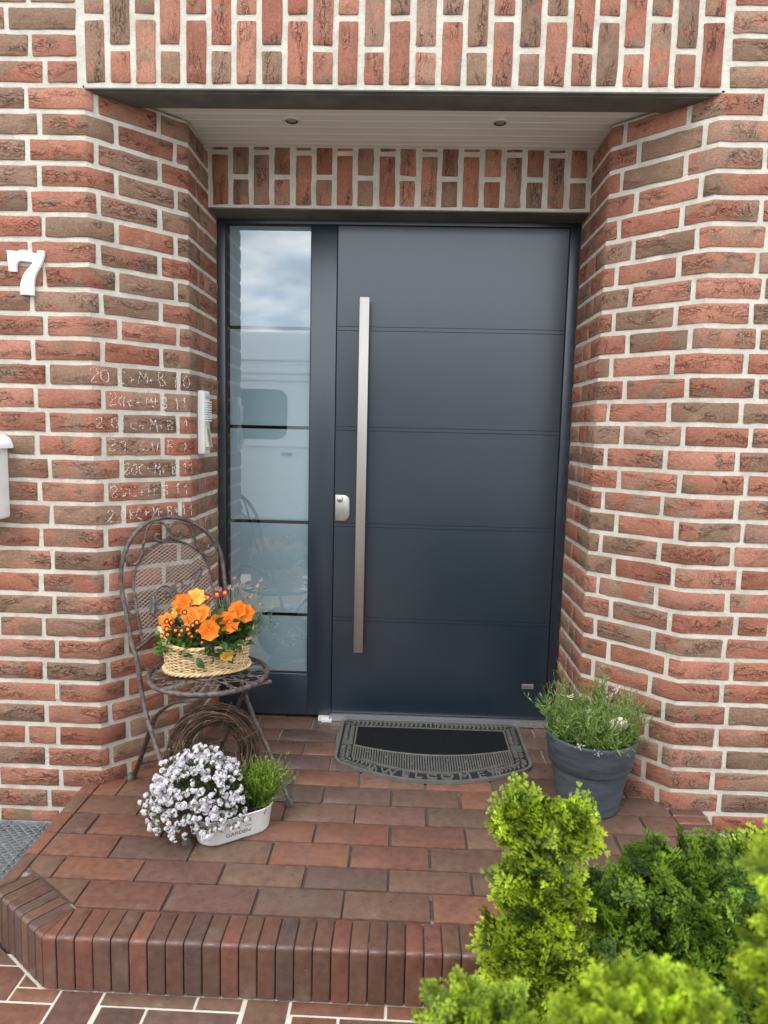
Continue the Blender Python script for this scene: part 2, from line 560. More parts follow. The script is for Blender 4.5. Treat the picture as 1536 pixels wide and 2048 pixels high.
def area(p):
    return abs(sum(p[i][0] * p[(i + 1) % len(p)][1] - p[(i + 1) % len(p)][0] * p[i][1] for i in range(len(p)))) / 2

def text_mesh(txt, size, extrude, name, mat, align='CENTER', font_scale_x=1.0, heavy=0.0):
    cu = bpy.data.curves.new(name, 'FONT')
    cu.body = txt; cu.size = size; cu.extrude = extrude; cu.align_x = align; cu.align_y = 'CENTER'
    cu.resolution_u = 3; cu.offset = heavy
    tmp = bpy.data.objects.new('tmp_text', cu)
    COL.objects.link(tmp)
    bpy.context.view_layer.update()
    me = bpy.data.meshes.new_from_object(tmp.evaluated_get(bpy.context.evaluated_depsgraph_get()))
    COL.objects.unlink(tmp)
    bpy.data.objects.remove(tmp); bpy.data.curves.remove(cu)
    me.name = name
    me.materials.clear(); me.materials.append(mat)
    if font_scale_x != 1.0:
        for v in me.vertices: v.co.x *= font_scale_x
    return me

def soup(name, V, F, C, mat, parent):
    """big foliage mesh from numpy arrays: V (n,3), F (m,3 or 4), C (n,3)"""
    me = bpy.data.meshes.new(name)
    k = F.shape[1]
    me.vertices.add(len(V)); me.vertices.foreach_set('co', V.astype(np.float32).ravel())
    me.loops.add(F.size); me.loops.foreach_set('vertex_index', F.astype(np.int32).ravel())
    me.polygons.add(len(F)); me.polygons.foreach_set('loop_start', np.arange(0, F.size, k, dtype=np.int32))
    a = me.color_attributes.new('Col', 'FLOAT_COLOR', 'POINT')
    arr = np.ones((len(V), 4), np.float32); arr[:, :3] = np.clip(C, 0, 1)
    a.data.foreach_set('color', arr.ravel())
    me.materials.append(mat)
    me.update(calc_edges=True); me.validate()
    return link(bpy.data.objects.new(name, me), parent)

def frames(dirs, ups):
    """rotation matrices whose columns are (side, dir, normal)"""
    d = dirs / np.linalg.norm(dirs, axis=1, keepdims=True)
    s = np.cross(d, ups); s /= np.maximum(np.linalg.norm(s, axis=1, keepdims=True), 1e-6)
    n = np.cross(s, d)
    return np.stack([s, d, n], axis=2)

def scatter(tv, tf, tc, pos, rot, scl, tint):
    """copies of a template mesh -> arrays"""
    n, k = len(pos), len(tv)
    V = np.einsum('nij,kj->nki', rot, tv) * scl[:, None, None] + pos[:, None, :]
    Fc = tf[None] + (np.arange(n) * k)[:, None, None]
    Cc = tc[None] * tint[:, None, :]
    return V.reshape(-1, 3), Fc.reshape(-1, tf.shape[1]), Cc.reshape(-1, 3)

# ------------------------------------------------------------------ dimensions
COURSE, BJ = 0.0756, 0.0156
BH = COURSE - BJ
HJ = 0.0165 / 2
ZJ = lambda i: (32.75 - i) * COURSE          # centre of bed joint i, counted from the top; landing surface is z = 0
ZG = -0.14                                    # pavement level
C1L, C2L = Vector((-0.0131, 0.0)), Vector((0.2282, 0.2468))
C1R, C2R = Vector((1.903, 0.0)), Vector((1.6506, 0.2468))
YREV = 0.612
REC = 0.0036                                  # mortar lies this far behind the brick faces

# ------------------------------------------------------------------ ground and landing
g = MB().box(-60, 60, -120, 60, ZG - 0.9, ZG - 0.56)
ground = g.build('ground', M['asphalt'], smooth=False); tag(ground, kind='structure')
gb = MB()
gb.add([(-60, -120, ZG - .02), (60, -120, ZG - .02), (60, -2.9, ZG - .02), (-60, -2.9, ZG - .02)], [(0, 1, 2, 3)])
road = gb.build('road', M['asphalt'], smooth=False); tag(road, kind='structure')

# pavement: a mortar bed (with an opening for the light shaft and the planting bed) and clinker pavers
pav = MB()
for x0, x1, y0, y1 in ((-30, 1.10, -2.9, -0.60), (1.10, 30, -2.9, -2.35), (2.6, 30, -2.35, 1.0), (-30, -1.06, -0.60, 1.0)):
    pav.box(x0, x1, y0, y1, ZG - .55, ZG - .0025)
pavement = pav.build('pavement', M['grout'], smooth=False); tag(pavement, kind='structure')
soil = MB()
nx, ny = 40, 50
sv = []
for j in range(ny + 1):
    for i in range(nx + 1):
        x, y = 1.10 + 1.5 * i / nx, -2.35 + 2.35 * j / ny
        e = min(i, nx - i, j, ny - j, 4) / 4
        sv.append((x, y, ZG - .03 + e * (.03 + random.uniform(-.014, .014))))
sf = [(j * (nx + 1) + i, j * (nx + 1) + i + 1, (j + 1) * (nx + 1) + i + 1, (j + 1) * (nx + 1) + i) for j in range(ny) for i in range(nx)]
soil.add(sv, sf)
so = soil.build('soil', M['soil'], smooth=True, angle=180); tag(so, kind='structure')

KL = [(0.222, 0.096, 0.060), (0.196, 0.090, 0.058), (0.172, 0.102, 0.066), (0.146, 0.090, 0.064),
      (0.176, 0.094, 0.070), (0.232, 0.106, 0.064), (0.164, 0.104, 0.066), (0.134, 0.085, 0.064), (0.190, 0.108, 0.070)]
KB = [(0.130, 0.064, 0.040), (0.116, 0.060, 0.040), (0.140, 0.074, 0.045), (0.170, 0.072, 0.047), (0.098, 0.060, 0.046), (0.150, 0.071, 0.045), (0.122, 0.070, 0.043), (0.190, 0.076, 0.050)]
slab_cache = {}
def slab(parent, name, poly, ztop, zbot, bevel, col, jit=0.0):
    """one clinker piece; equal shapes share their mesh"""
    cx = sum(p[0] for p in poly) / len(poly); cy = sum(p[1] for p in poly) / len(poly)
    loc = [(p[0] - cx, p[1] - cy) for p in poly]
    key = (tuple((round(a, 3), round(b, 3)) for a, b in loc), round(ztop - zbot, 3), bevel)
    if key not in slab_cache:
        slab_cache[key] = MB().prism(loc, zbot - ztop, 0, bevel).mesh(name, M['klinker'], True, 40)
    o = bpy.data.objects.new(name, slab_cache[key])
    link(o, parent)
    o.location = (cx, cy, ztop + random.uniform(-jit, jit))
    o.rotation_euler = (random.uniform(-1, 1) * jit * 3, random.uniform(-1, 1) * jit * 3, random.uniform(-1, 1) * jit * 2)
    k = random.uniform(0.77, 1.04)
    o.color = (col[0] * k, col[1] * k, col[2] * k, 1)
    return o

# chamfer of the landing's front left and right corner (outer line)
CL_O = [(-0.055, -0.556), (0.151, -0.708)]
CL_I = [(-0.017, -0.455), (0.184, -0.603)]
CR_O = [(1.790, -0.708), (2.003, -0.556)]
CR_I = [(1.757, -0.603), (1.898, -0.500)]
def halfplane(p, q):                          # left of p->q is kept
    a, b = (q[1] - p[1]), -(q[0] - p[0])
    return a, b, a * p[0] + b * p[1]
J = 0.0036
# pavers of the pavement in front of the landing: (x0, x1, y0, y1)
pv = []
for k in range(-6, 3):
    ox = 0.196 + k * 0.452
    pv += [(ox, ox + .107, -.925, -.706), (ox + .107, ox + .335, -.748, -.706), (ox + .335, ox + .447, -.748, -.706),
           (ox + .114, ox + .225, -.97, -.748), (ox + .225, ox + .447, -.86, -.748), (ox + .225, ox + .447, -.97, -.86)]
    for r in range(1, 7):
        yy = -.97 - (r - 1) * .224
        if r % 2:
            pv += [(ox, ox + .112, yy - .224, yy), (ox + .112, ox + .224, yy - .224, yy), (ox + .224, ox + .448, yy - .112, yy), (ox + .224, ox + .448, yy - .224, yy - .112)]
        else:
            pv += [(ox + .224, ox + .336, yy - .224, yy), (ox + .336, ox + .448, yy - .224, yy), (ox, ox + .224, yy - .112, yy), (ox, ox + .224, yy - .224, yy - .112)]
    if ox < -.1:
        pv += [(ox + .0, ox + .107, -.97, -.925)]
pv = [q for q in pv if q[0] > .19 or q[3] < -.96]
pv += [(-.140, .083, -.748, -.640), (.083, .196, -.748, -.705), (.083, .170, -.705, -.655), (-.36, -.140, -.748, -.640), (-.30, .060, -.640, -.535),
       (-.032, .196, -.862, -.748), (-.032, .196, -.970, -.862), (-.145, -.032, -.970, -.748), (-.36, -.145, -.862, -.748), (-.36, -.145, -.97, -.862)]
loose = MB()
for x0, x1, y0, y1 in pv:
    if x0 > 1.07: continue
    x1 = min(x1, 1.097)
    p = [(x0 + J, y0 + J), (x1 - J, y0 + J), (x1 - J, y1 - J), (x0 + J, y1 - J)]
    if x0 < .16 and y1 > -.70:
        a, b, c = halfplane(CL_O[1], CL_O[0])
        a, b, c = -a, -b, -c
        s = 0.005 * math.hypot(a, b)
        # keep the side away from the landing
        inside = a * 1.0 + b * 0.0 - c
        if inside < 0: a, b, c = -a, -b, -c
        p = clip(p, a, b, c - s)
    if len(p) < 3 or area(p) < 3e-4: continue
    if y1 < -1.05 or x1 < -.55:
        loose.prism(p, ZG - .05, ZG + .001, .002)
        continue
    slab(pavement, 'paver', p, ZG + .001, ZG - .05, .0025, random.choice(KL), .0006)
lo = loose.build('outer_paving', M['klinker'], pavement, True, 40); tag(lo, kind='stuff'); lo.color = (.19, .09, .068, 1)

# the landing: bed, kerb, edging, floor pavers
landing = thing('landing', (0, 0, 0), 'raised clinker brick landing with rowlock kerb in front of the door', 'landing', kind='structure')
bed = MB()
outline = [(-0.045, 0.03), (-0.045, -0.55), (0.155, -0.698), (1.785, -0.698), (1.99, -0.55), (1.99, 0.03), (1.70, 0.30), (1.70, 0.68), (0.18, 0.68), (0.18, 0.30)]
bed.prism(outline, ZG - .3, -0.0075)
bed.build('joint_bed', M['joint'], landing, False)
kerb_cache = {}
def kerb(poly):
    """rowlock brick with a rounded nose; poly = outer left, outer right, inner right, inner left"""
    ol, orr, ir, il = [Vector(p) for p in poly]
    c = (ol + orr + ir + il) / 4
    key = tuple(round(v, 3) for p in (ol, orr, ir, il) for v in (p - c))
    if key not in kerb_cache:
        H, rad = -ZG - .004, .0115
        V, F = [], []
        us = (0, .0016, None, None)
        w_o, w_i = (orr - ol).length, (ir - il).length
        prof = []                              # (share of the way from outer to inner, height, extra inset at the ends)
        dep = ((il + ir) / 2 - (ol + orr) / 2).length
        prof.append((0.0, -H)); prof.append((0.0, -H + .004)); prof.append((0.0, -H * .5))
        for q in range(6):
            a = R(90 * q / 5)
            prof.append((rad * (1 - math.cos(a)) / dep, -rad * (1 - math.sin(a))))
        prof += [((dep - .003) / dep, 0.0), ((dep - .0008) / dep, -.0009), (1.0, -.004), (1.0, -H)]
        np_ = len(prof)
        for k, (side, e) in enumerate(((0, 0), (0, 1), (1, 1), (1, 0))):
            for d, z in prof:
                a, b = ol.lerp(il, d) - c, orr.lerp(ir, d) - c
                w = max((b - a).length, 1e-4); f = min(.45, .0022 / w)
                p = a.lerp(b, f if side == 0 else 1 - f) if e else (a if side == 0 else b)
                if not e:                      # arris: the end section sits a little inside the profile
                    zz = z - (.0016 if z > -.06 else 0); dd = min(max(d, .0016 / dep), 1)
                    q_ = (ol.lerp(il, dd) - c) if side == 0 else (orr.lerp(ir, dd) - c)
                    p = q_; V.append((p.x, p.y, zz))
                else:
                    V.append((p.x, p.y, z))
        for k in range(3):
            for i in range(np_ - 1):
                F.append((k * np_ + i, (k + 1) * np_ + i, (k + 1) * np_ + i + 1, k * np_ + i + 1))
        F.append(tuple(range(np_))); F.append(tuple(range(4 * np_ - 1, 3 * np_ - 1, -1)))
        kerb_cache[key] = MB().add(V, F).mesh('kerb_brick', M['klinker'], True, 35)
    o = bpy.data.objects.new('kerb_brick', kerb_cache[key])
    link(o, landing)
    o.location = (c.x, c.y, random.uniform(-.0010, .0006))
    o.rotation_euler = (random.uniform(-.004, .004), 0, random.uniform(-.004, .004))
    col = random.choice(KB); k = random.uniform(.9, 1.12)
    o.color = (col[0] * k, col[1] * k, col[2] * k, 1)
    return o
g2 = .0016
P = 0.04417
x = 0.187
while x < 1.76:
    kerb([(x + g2, -.7105), (x + P - g2, -.7105), (x + P - g2, -.6055), (x + g2, -.6055)]); x += P
# wedges at the left corner, then the chamfer
def lerp(a, b, t): return (a[0] + (b[0] - a[0]) * t, a[1] + (b[1] - a[1]) * t)
def chamfer(O0, O1, I0, I1, nxt, flip):
    """straight rowlock bricks along the chamfer, then two wedges turning into the front kerb at I1"""
    O0, O1, I0, I1, nxt = [Vector(v) for v in (O0, O1, I0, I1, nxt)]
    d = (O1 - O0).normalized(); nrm = Vector((-d.y, d.x))
    if nrm.dot(I1 - O1) < 0: nrm = -nrm
    sf = (I1 - O0).dot(d); dep = (I1 - O0).dot(nrm) - .003
    n = 6; w = sf / n
    def put(q):
        kerb([tuple(v) for v in (q if not flip else (q[1], q[0], q[3], q[2]))])
    for k in range(n):
        a, b = O0 + d * (k * w + g2), O0 + d * ((k + 1) * w - g2)
        put((a, b, b + nrm * dep, a + nrm * dep))
    f = O0 + d * sf
    put((f + d * g2, O1 - d * g2 * .6, I1 + (O1 - I1) * .12, I1 + (f - I1) * .10))
    e = (nxt - O1).normalized()
    put((O1 + e * g2 * .6, nxt - e * g2, I1 + (nxt - I1) * .04, I1 + (O1 - I1) * .06))
chamfer(CL_O[0], CL_O[1], CL_I[0], CL_I[1], (.187, -.7105), False)
chamfer(CR_O[1], CR_O[0], CR_I[1], CR_I[0], (1.777, -.7105), True)
y = -.010
while y > -.50:                               # right side: rowlock bricks as well
    kerb([(1.899, y - P + g2), (2.004, y - P + g2), (2.004, y - g2), (1.899, y - g2)]); y -= P
for y0, y1 in ((-.061, .03), (-.172, -.063), (-.283, -.174), (-.393, -.285), (-.502, -.395), (-.555, -.504)):   # left edging
    p = [(-.0665 - (y0 + .3) * .03 + .0, y0), (-.0255, y0), (-.0255, y1), (-.0665 - (y1 + .3) * .03, y1)]
    a, b, c = halfplane(CL_O[1], CL_O[0])
    if a * 1 + b * 0 - c > 0: a, b, c = -a, -b, -c
    a, b, c = halfplane((-.055, -.556), (.005, -.475))     # cut off along the end of the chamfer kerb
    if a * -1 + b * 1 - c > 0: a, b, c = -a, -b, -c
    p = clip(p, a, b, c - .003 * math.hypot(a, b))
    if len(p) < 3: continue
    slab(landing, 'edging_brick', p, 0.0005, ZG + .008, .004, random.choice(KL[:3] + KL[5:6]), .0008)
rows = [(-.603, -.492), (-.492, -.3945), (-.3945, -.2845), (-.2845, -.1735), (-.1735, -.062), (-.062, .051), (.051, .161), (.161, .2765), (.2765, .3895), (.3895, .5005), (.5005, .61), (.61, .70)]
PJ = .0033
for ri, (y0, y1) in enumerate(rows):
    off = .175 if ri % 2 == 0 else .060
    for k in range(-2, 10):
        x0 = off + (k - 1) * .2295 + random.uniform(-.002, .002); x1 = x0 + .2295
        p = [(x0 + PJ, y0 + PJ), (x1 - PJ, y0 + PJ), (x1 - PJ, y1 - PJ), (x0 + PJ, y1 - PJ)]
        p = clip(p, -1, 0, .020); p = clip(p, 1, 0, 1.894) if p else p
        if p and ri < 2:
            for A, B in ((CL_I[0], CL_I[1]), (CR_I[0], CR_I[1])):
                a, b, c = halfplane(A, B)
                if a * 1.0 + b * .3 - c > 0: a, b, c = -a, -b, -c
                p = clip(p, a, b, c - .004 * math.hypot(a, b))
                if not p: break
        ym = (y0 + y1) / 2
        if p and ym > 0 and ym < .25:
            p = clip(p, -1, 1, .06)
            p = clip(p, 1, 1, 1.96) if p else p
        if p and ym > .25:
            p = clip(p, -1, 0, -.20); p = clip(p, 1, 0, 1.68) if p else p
        if not p or len(p) < 3 or area(p) < 2e-4: continue
        c = random.choice(KL)
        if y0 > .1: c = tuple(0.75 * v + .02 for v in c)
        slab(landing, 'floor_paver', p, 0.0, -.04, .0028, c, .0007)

# ------------------------------------------------------------------ brick walls
def brick_geom(xs_left, xs_right, h, theta, rg):
    """front grid with softened, slightly ragged edges; xs_left<0 .. xs_right>0 around the bend at 0 (theta 0: straight)"""
    e = .0024
    L = xs_right - xs_left
    n_in = 4 if L > .12 else 2
    xs = [xs_left, xs_left + e] + list(np.linspace(xs_left + e, xs_right - e, n_in + 2)[1:-1]) + [xs_right - e, xs_right]
    if theta:
        xs = [v for v in xs if abs(v) > .006 or v in (xs_left, xs_right)] + [0.0]
        xs.sort()
    zs = [-h / 2, -h / 2 + e, h / 2 - e, h / 2]
    V, idx = [], {}
    nx = len(xs)
    ct, st = math.cos(theta), math.sin(theta)
    def put(x, y, z):
        if x <= 1e-9 or not theta:
            if theta and abs(x) < 1e-6:
                return (x - y * math.tan(theta / 2), y, z)
            return (x, y, z)
        return (ct * x - st * y, st * x + ct * y, z)
    for i, xv in enumerate(xs):
        for j, zv in enumerate(zs):
            ex, ez = i in (0, nx - 1), j in (0, 3)
            yv = float(np.clip(rg.normal(0, .0006), -.0012, .0010))
            xx, zz = xv, zv
            if ex or ez:
                yv = .0010 + abs(rg.normal(0, .0006))
                if ez: zz += float(np.clip(rg.normal(0, .0009), -.0018, .0018))
                if ex: xx += rg.normal(0, .0011)
            if ex and ez:
                xx -= math.copysign(.0012 + abs(rg.normal(0, .0012)), xv - (xs_left + xs_right) / 2); zz -= math.copysign(.0010 + abs(rg.normal(0, .001)), zv)
                yv += .001
            idx[i, j] = len(V)
            V.append((xx, yv, zz))
    F = [(idx[i, j], idx[i + 1, j], idx[i + 1, j + 1], idx[i, j + 1]) for i in range(nx - 1) for j in range(3)]
    loop = [(i, 0) for i in range(nx)] + [(nx - 1, j) for j in (1, 2, 3)] + [(i, 3) for i in range(nx - 2, -1, -1)] + [(0, 2), (0, 1)]
    back = []
    for ij in loop:
        v = V[idx[ij]]
        back.append(len(V)); V.append((v[0], .016, v[2]))
    m = len(loop)
    for k in range(m):
        k2 = (k + 1) % m
        F.append((idx[loop[k2]], idx[loop[k]], back[k], back[k2]))
    return [put(*v) for v in V], F

brick_cache = {}
def brick_mesh(a, b, h, theta):
    key = (round(a, 3), round(b, 3), round(h, 3), round(theta, 3))
    lst = brick_cache.setdefault(key, [])
    if len(lst) < 6:
        V, F = brick_geom(a, b, h, theta, rng)
        lst.append(MB().add(V, F).mesh('brick', M['brick'], True, 60))
        return lst[-1]
    return random.choice(lst)

def brick_colour(o):
    r = random.random()
    cut = 0.62 if r < .45 else (0.40 if r < .70 else random.uniform(.46, .56))     # mostly red, mostly brown, two-toned
    o.color = (cut, random.random(), random.random(), 1)

class Path:
    """a wall face seen from above; s is measured along it"""
    def __init__(self, pts, s0):
        self.p = pts
        self.s = [s0]
        for a, b in zip(pts, pts[1:]): self.s.append(self.s[-1] + (b - a).length)
    def seg(self, s):
        for k in range(len(self.p) - 1):
            if s <= self.s[k + 1] + 1e-9 or k == len(self.p) - 2: return k
    def at(self, s):
        k = self.seg(s)
        d = (self.p[k + 1] - self.p[k]).normalized()
        return self.p[k] + d * (s - self.s[k]), d
    def place(self, parent, s0, s1, zc, h=BH, name='brick', stuff=None):
        bends = [k for k in range(1, len(self.p) - 1) if s0 + .004 < self.s[k] < s1 - .004]
        if bends:
            k = bends[0]
            d1 = (self.p[k] - self.p[k - 1]).normalized(); d2 = (self.p[k + 1] - self.p[k]).normalized()
            th = d1.angle_signed(d2) * -1
            org, d, a, b = self.p[k], d1, s0 - self.s[k], s1 - self.s[k]
        else:
            c = (s0 + s1) / 2
            org, d = self.at(c); a, b, th = s0 - c, s1 - c, 0.0
        mtx = Matrix(((d.x, -d.y, 0, org.x), (d.y, d.x, 0, org.y), (0, 0, 1, zc), (0, 0, 0, 1)))
        if stuff is not None:
            V, F = brick_geom(a, b, h, th, rng)
            stuff.add([mtx @ Vector(v) for v in V], F)
            return
        o = bpy.data.objects.new(name, brick_mesh(a, b, h, th))
        link(o, parent)
        o.matrix_basis = mtx @ Matrix.Translation((0, max(-.0012, min(.0008, random.gauss(0, .0006))), 0)) @ Matrix.Rotation(random.gauss(0, .0035), 4, 'Y')
        brick_colour(o)
        return o

SC_L = (C2L - C1L).length; SC_R = (C2R - C1R).length
path_l = Path([Vector((-3.0, 0)), C1L, C2L, Vector((C2L.x, YREV))], -2.9869)          # s = 0 at the left outer corner
path_r = Path([Vector((C2R.x, YREV)), C2R, C1R, Vector((5.0, 0))], -(SC_R + YREV - .2468))   # s = 0 at the right outer corner

wall_l = thing('brick_wall', (-1.0, 0.3, ZG), 'mottled red brick wall left of the door with the white number 7 on it', 'wall', 'brick walls beside the entrance')
wall_r = thing('brick_wall', (2.9, 0.3, ZG), 'mottled red brick wall right of the door behind the grey flowerpot', 'wall', 'brick walls beside the entrance')
left_stuff, right_stuff = MB(), MB()
TOPROW = -8
def emit(path, parent, s0, s1, zc, vis, stuff):
    if s1 - s0 < .012: return
    path.place(parent, s0 + HJ, s1 - HJ, zc, stuff=None if vis else stuff)
for r in range(TOPROW, 35):
    zc = ZJ(r + .5)
    in_rows = r >= -1
    # left wall
    if r >= 3:
        A = r % 2 == 1
        j = (lambda v: v + random.uniform(-.004, .004))
        js = [j(-.186), j(.035), j(.238), SC_L + .095, SC_L + .182, SC_L + YREV - .2468 + .03] if A else \
             [j(-.146), j(.094), j(.297), SC_L + .131, SC_L + YREV - .2468 + .03]
        for a, b in zip(js, js[1:]):
            jj = .0045 if a > SC_L else HJ
            b2 = min(b, SC_L + YREV - .2468 - .002) if b == js[-1] else b
            if r >= 33 and a > -.01: continue
            path_l.place(wall_l, a + (jj if a > SC_L else HJ), b2 - (0 if b == js[-1] else (.0045 if b > SC_L else HJ)), zc)
        s = js[0]
    else:
        s = -.0155 if r == 2 else (-.0155)
        first = {2: .105, 1: .150, 0: .2195, -1: .150}.get(r, random.choice((.105, .2195, .15)))
        emit(path_l, wall_l, s - first, s, zc, in_rows, left_stuff); s -= first
    while s > -2.2:
        ln = .2195 if random.random() > .15 else random.choice((.108, .152))
        emit(path_l, wall_l, s - ln, s, zc, in_rows and s > -.62, left_stuff); s -= ln
    # right wall
    if r >= 3:
        A = r % 2 == 0
        js = [.17 + random.uniform(-.006, .006), -.0425, -.250, -(SC_R + .115), -(SC_R + .220), -(SC_R + YREV - .2468 + .03)] if A else \
             [.140 + random.uniform(-.006, .006), -.094, -.305, -(SC_R + .160), -(SC_R + YREV - .2468 + .03)]
        for b, a in zip(js, js[1:]):
            last = a == js[-1]
            a2 = -(SC_R + YREV - .2468 - .002) if last else a
            if r >= 33 and b < .01 : continue
            path_r.place(wall_r, a2 + (0 if last else (.0045 if a < -SC_R else HJ)), b - (.0045 if b < -SC_R else HJ), zc)
        s = js[0]
    else:
        s = .0140
        first = {2: .2195, 1: .150, 0: .2195}.get(r, random.choice((.105, .2195, .15)))
        emit(path_r, wall_r, s, s + first, zc, in_rows, right_stuff); s += first
    while s < 2.2:
        ln = .2195 if random.random() > .15 else random.choice((.108, .152))
        emit(path_r, wall_r, s, s + ln, zc, in_rows and s < .60, right_stuff); s += ln
for st, w in ((left_stuff, wall_l), (right_stuff, wall_r)):
    o = st.build('outer_brickwork', M['brick'], w, True, 60); tag(o, kind='stuff'); o.color = (.52, .4, .5, 1)

ZTOP = ZJ(TOPROW) + .004
ZL = ZJ(3)                                    # underside level of the outer lintel course
def off(pts, d):
    """shift a polyline inwards (to the left of its direction)"""
    out = []
    for i, p in enumerate(pts):
        n = Vector((0, 0))
        if i > 0: e = (p - pts[i - 1]).normalized(); n += Vector((-e.y, e.x))
        if i < len(pts) - 1: e = (pts[i + 1] - p).normalized(); n += Vector((-e.y, e.x))
        n.normalize()
        k = 1.0
        if 0 < i < len(pts) - 1:
            e = (p - pts[i - 1]).normalized(); k = 1 / max(.5, n.dot(Vector((-e.y, e.x))))
        out.append(tuple(p + n * d * k))
    return out
ml = off([Vector((-3.0, 0)), C1L, C2L, Vector((C2L.x, YREV - .002))], REC)
mr = off([Vector((C2R.x, YREV - .002)), C2R, C1R, Vector((5.0, 0))], REC)
mo = MB()
mo.prism(ml + [(.10, YREV - .002), (.10, .70), (-3.0, .70)], ZG - .55, ZL)
mo.prism([(-3.0, REC), (-.0195, REC), (-.0195, .70), (-3.0, .70)], ZL, ZTOP)
mo.build('mortar', M['mortar'], wall_l, False)
mo = MB()
mo.prism(mr + [(5.0, .70), (1.78, .70), (1.78, YREV - .002)], ZG - .55, ZL)
mo.prism([(1.9125, REC), (5.0, REC), (5.0, .70), (1.9125, .70)], ZL, ZTOP)
mo.build('mortar', M['mortar'], wall_r, False)

# ------------------------------------------------------------------ soldier-course lintels
def soldier(parent, x, z0, z1, y, w):
    L = z1 - z0
    o = bpy.data.objects.new('brick', brick_mesh(-L / 2, L / 2, w, 0))
    link(o, parent)
    o.matrix_basis = Matrix(((0, 0, -1, x), (0, 1, 0, y + max(-.0012, min(.0008, random.gauss(0, .0006)))), (1, 0, 0, (z0 + z1) / 2), (0, 0, 0, 1))) @ Matrix.Rotation(random.gauss(0, .004), 4, 'Y')
    brick_colour(o)

lint = thing('brick_lintel', (0.95, 0.05, 2.25), 'wide brick lintel of upright soldier bricks across the top of the porch', 'lintel', 'soldier course lintels')
for jn in range(25):
    x = .0223 + .077 * jn + random.gauss(0, .0012)
    z = 2.258
    ln = .176 if jn % 2 == 0 else .090
    while z < ZTOP - .02:
        z1 = min(z + ln, ZTOP)
        soldier(lint, x, z, z1, 0.0, .0585); z = z1 + .0195; ln = .176
mo = MB()
mo.box(-.0195, 1.9125, REC, .118, 2.243, ZTOP)
mo.build('mortar', M['mortar'], lint, False)
MB().box(-.0125, 1.9035, .0015, .116, 2.2385, 2.2425).box(-.0125, 1.9035, .0165, .116, 2.2345, 2.2385).build('steel_angle', M['lintel_steel'], lint, False)

lint2 = thing('brick_lintel', (0.94, 0.55, 2.05), 'narrow brick lintel of upright bricks directly above the door frame', 'lintel', 'soldier course lintels')
for jn in range(18):
    x = .2733 + .078 * jn + random.gauss(0, .0012)
    z = 2.0545
    ln = .176 if jn % 2 == 0 else .090
    while z < 2.27:
        z1 = min(z + ln, 2.30)
        soldier(lint2, x, z, z1, .4785, .0575); z = z1 + .0185; ln = .176
MB().box(.2235, 1.6555, .4785 + REC, .70, 2.0435, 2.34).build('mortar', M['mortar'], lint2, False)
MB().box(.2290, 1.6500, .4805, .605, 2.0385, 2.0430).build('steel_angle', M['lintel_steel'], lint2, False)

# ------------------------------------------------------------------ porch ceiling with two downlights
ceil = thing('porch_ceiling', (0.94, 0.30, 2.258), 'white plastic panelled porch ceiling between the two brick lintels', 'ceiling')
ys = [.117, .1507, .2008, .2495, .2982, .3552, .4015, .4395, .4785]
for y0, y1 in zip(ys, ys[1:]):
    yc = (y0 + y1) / 2
    inx = max(0, yc - .0) if yc < .2468 else .2468
    xl, xr = C1L.x + min(yc, .2468) * .978 - .03, C1R.x - min(yc, .2468) * 1.02 + .03
    m = MB()
    w = .0050                                 # tongue-and-groove: board face, then a paler strip painting the light its joint catches
    m.box(xl, xr, y0 + w, y1 - w * .3, 2.258, 2.266)
    m.build('panel', M['pvc'], ceil, False)
    MB().box(xl, xr, y1 - w * .3, y1 + w, 2.2574, 2.266).build('groove_highlight_strip', M['groove_highlight'], ceil, False)
MB().box(-.03, 1.93, .118, .48, 2.2665, 2.34).build('backing_board', M['pvc'], ceil, False)  # unseen board added to keep light from leaking between the panels
MB().box(-3.0, 5.0, .12, .70, 2.345, 2.36).build('roof_board', M['lintel_steel'], ceil, False)
for k, xx in enumerate((.581, 1.281)):
    t = thing('downlight', (xx, .252, 2.258), 'round unlit downlight in the porch ceiling, ' + ('the one above the side window and steel handle' if k == 0 else 'the one above the hinge side of the door'), 'downlight', 'recessed ceiling downlights', world=False)
    MB().lathe([(.0205, .004), (.0205, -.002), (.0225, -.0042), (.0275, -.0042), (.0310, -.0018), (.0315, -.0002)], 40).build('trim_ring', M['pvc'], t)
    MB().lathe([(.0203, -.0035), (.0195, -.0040), (.0170, -.0012), (.0168, .0035)], 40).build('inner_ring', M['rubbergasket'], t)
    MB().lathe([(.0172, -.0006), (.012, -.0018), (.006, -.0022), (0.0, -.0024)], 40).build('lens', M['plate'], t)

# ------------------------------------------------------------------ door
YF = .608
def xz(mb, poly, yf, depth, bevel=0.0):
    """prism whose outline lies in the XZ plane, front face at yf"""
    t = MB().prism([(p[0], p[1]) for p in poly], -depth, 0, bevel)
    mb.add([(v[0], yf - v[2], v[1]) for v in t.v], [tuple(f) for f in t.f])
    return mb
def rect(x0, x1, z0, z1): return [(x0, z0), (x1, z0), (x1, z1), (x0, z1)]
def rrect(x0, x1, z0, z1, r, n=6, corners=(1, 1, 1, 1)):
    out = []
    for (cx, cz, a0), k in zip(((x1 - r, z0 + r, -90), (x1 - r, z1 - r, 0), (x0 + r, z1 - r, 90), (x0 + r, z0 + r, 180)), corners):
        if k:
            out += [(cx + r * math.cos(R(a0 + 90 * i / n)), cz + r * math.sin(R(a0 + 90 * i / n))) for i in range(n + 1)]
        else:
            sx = r if a0 in (-90, 0) else -r; sz = r if a0 in (0, 90) else -r
            out.append((cx + sx, cz + sz))
    return out
door = thing('front_door', (0.94, YF, 0), 'anthracite front door with long steel bar handle and frosted side window', 'door')
fm = MB()
